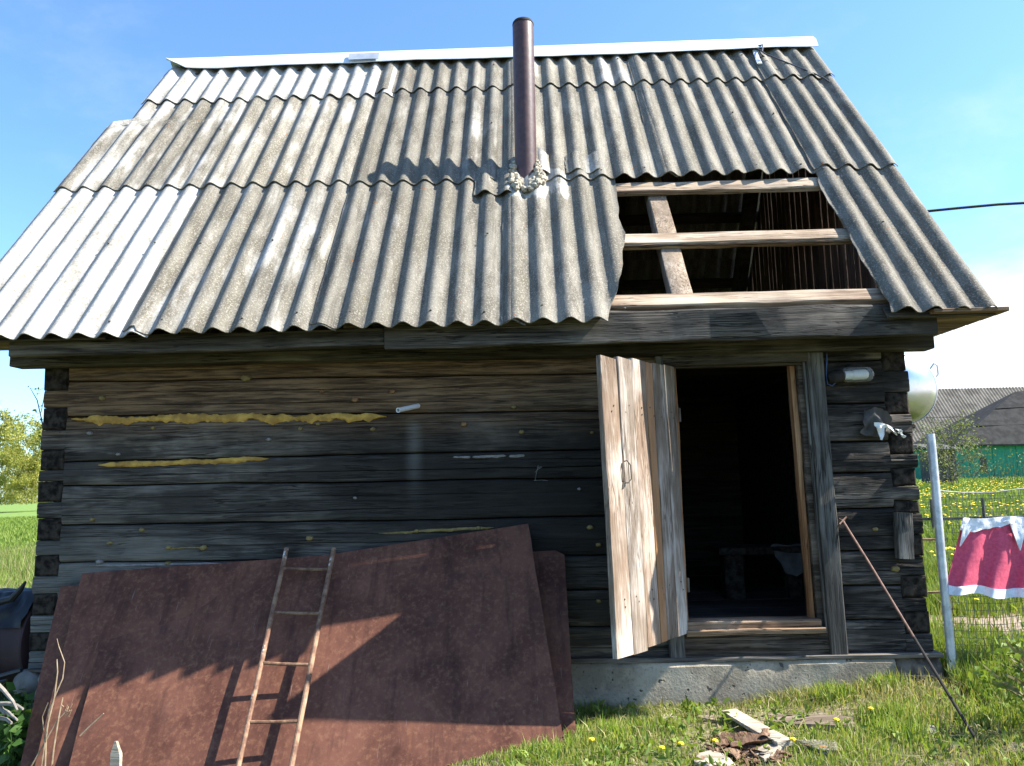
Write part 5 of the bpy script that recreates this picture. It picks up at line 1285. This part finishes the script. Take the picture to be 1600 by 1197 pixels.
# left of the house
n = 45000; y = .2+14*rg.random(n)**1.5; x = -3.2-(y+4.6)*.72+3.0*rg.random(n)*(1+y*.16); x = np.minimum(x, -3.1); k = ~((x > -4.1) & (y < .75)); x, y = x[k], y[k]; n = len(x)
blades('grass', x, y, rg.uniform(.12, .34, n)*np.where(y < 3, 1.2, 1), .010*rg.uniform(.7, 1.5, n), rg, M_GRASSF)
k = rg.random(n) < .3; blades('dry_grass', x[k]+.05, y[k], rg.uniform(.2, .45, k.sum()), .008*rg.uniform(.7, 1.3, k.sum()), rg, M_GRASSD)
n = 30000; y = 14+45*rg.random(n)**1.4; x = -(y+4.6)*.78+rg.random(n)*(y*.25+3)
blades('meadow_grass', x, y, rg.uniform(.10, .22, n), .03*rg.uniform(.7, 1.4, n)*(1+y*.02), rg, M_GRASSF)
# carpet of dandelions in the garden
n = 3600; y = 4.5+27*rg.random(n)**1.25; x = 3.0+rg.random(n)*(y*.62+4); k = vn(x, y, .55)+.25*vn(x, y, 2.2) > .42; x, y = x[k], y[k]; n = len(x)
z = H(x, y)+rg.uniform(.16, .27, n); r = rg.uniform(.014, .034, n)*(1+y*.012); vs = [np.stack([x, y, z+.014], 1)]
for j in range(6): vs.append(np.stack([x+r*np.cos(j*PI/3), y+r*np.sin(j*PI/3), z], 1))
v = np.stack(vs, 1).reshape(-1, 3); i = np.arange(n)[:, None]*7; f = np.concatenate([i+np.array([0, 1+j, 1+(j+1) % 6]) for j in range(6)], 1).ravel()
tag(npmesh('dandelion_carpet', v, f, np.full(6*n, 3), M_DANDL), kind='stuff')
# single dandelions close by
DN_ = [(925, 1178, 'dandelion in bloom left of the pale wood chunk'), (1065, 1185, 'dandelion at the bottom edge beside the wood chunk'), (1118, 1180, 'dandelion between wood chunk and bark heap'), (1240, 1178, 'dandelion right of the pale wood slab'), (1308, 1146, 'dandelion below the wide trodden board'), (1362, 1128, 'dandelion in the dark grass tuft right of the boards'), (1035, 1192, 'dandelion nearest the bottom edge, left of centre'), (1527, 960, 'large dandelion beyond the wire fence below the garment'), (445, 1172, 'yellow flower before the steel sheet under the ladder')]
for k, (px, py, lab) in enumerate(DN_):
    base = gp(px, py, 0.0)
    if k == 8: base = G(px, py+70, -.25)
    hh = .06 if k < 7 else .12; top = base+Vector((0, 0, hh)); t = thing('dandelion', lab, 'dandelion', tuple(base), 'dandelions in the grass')
    part('stalk', MB().tube([base-Vector((0, 0, .02)), top], .002, 4), M_GRASS, t)
    fm_ = MB(); R = .014 if k != 7 else .022; rings = []
    for zz, q in ((-.004, .35), (.002, 1.0), (.007, .85), (.010, .4)):
        rings.append([tuple(top+Vector((R*q*math.cos(2*PI*j/12)*(1+(.18 if j % 2 else -.1)*(q > .5)), R*q*math.sin(2*PI*j/12)*(1+(.18 if j % 2 else -.1)*(q > .5)), zz))) for j in range(12)])
    fm_.loft(rings); part('flower_head', fm_, M_DANDL, t)
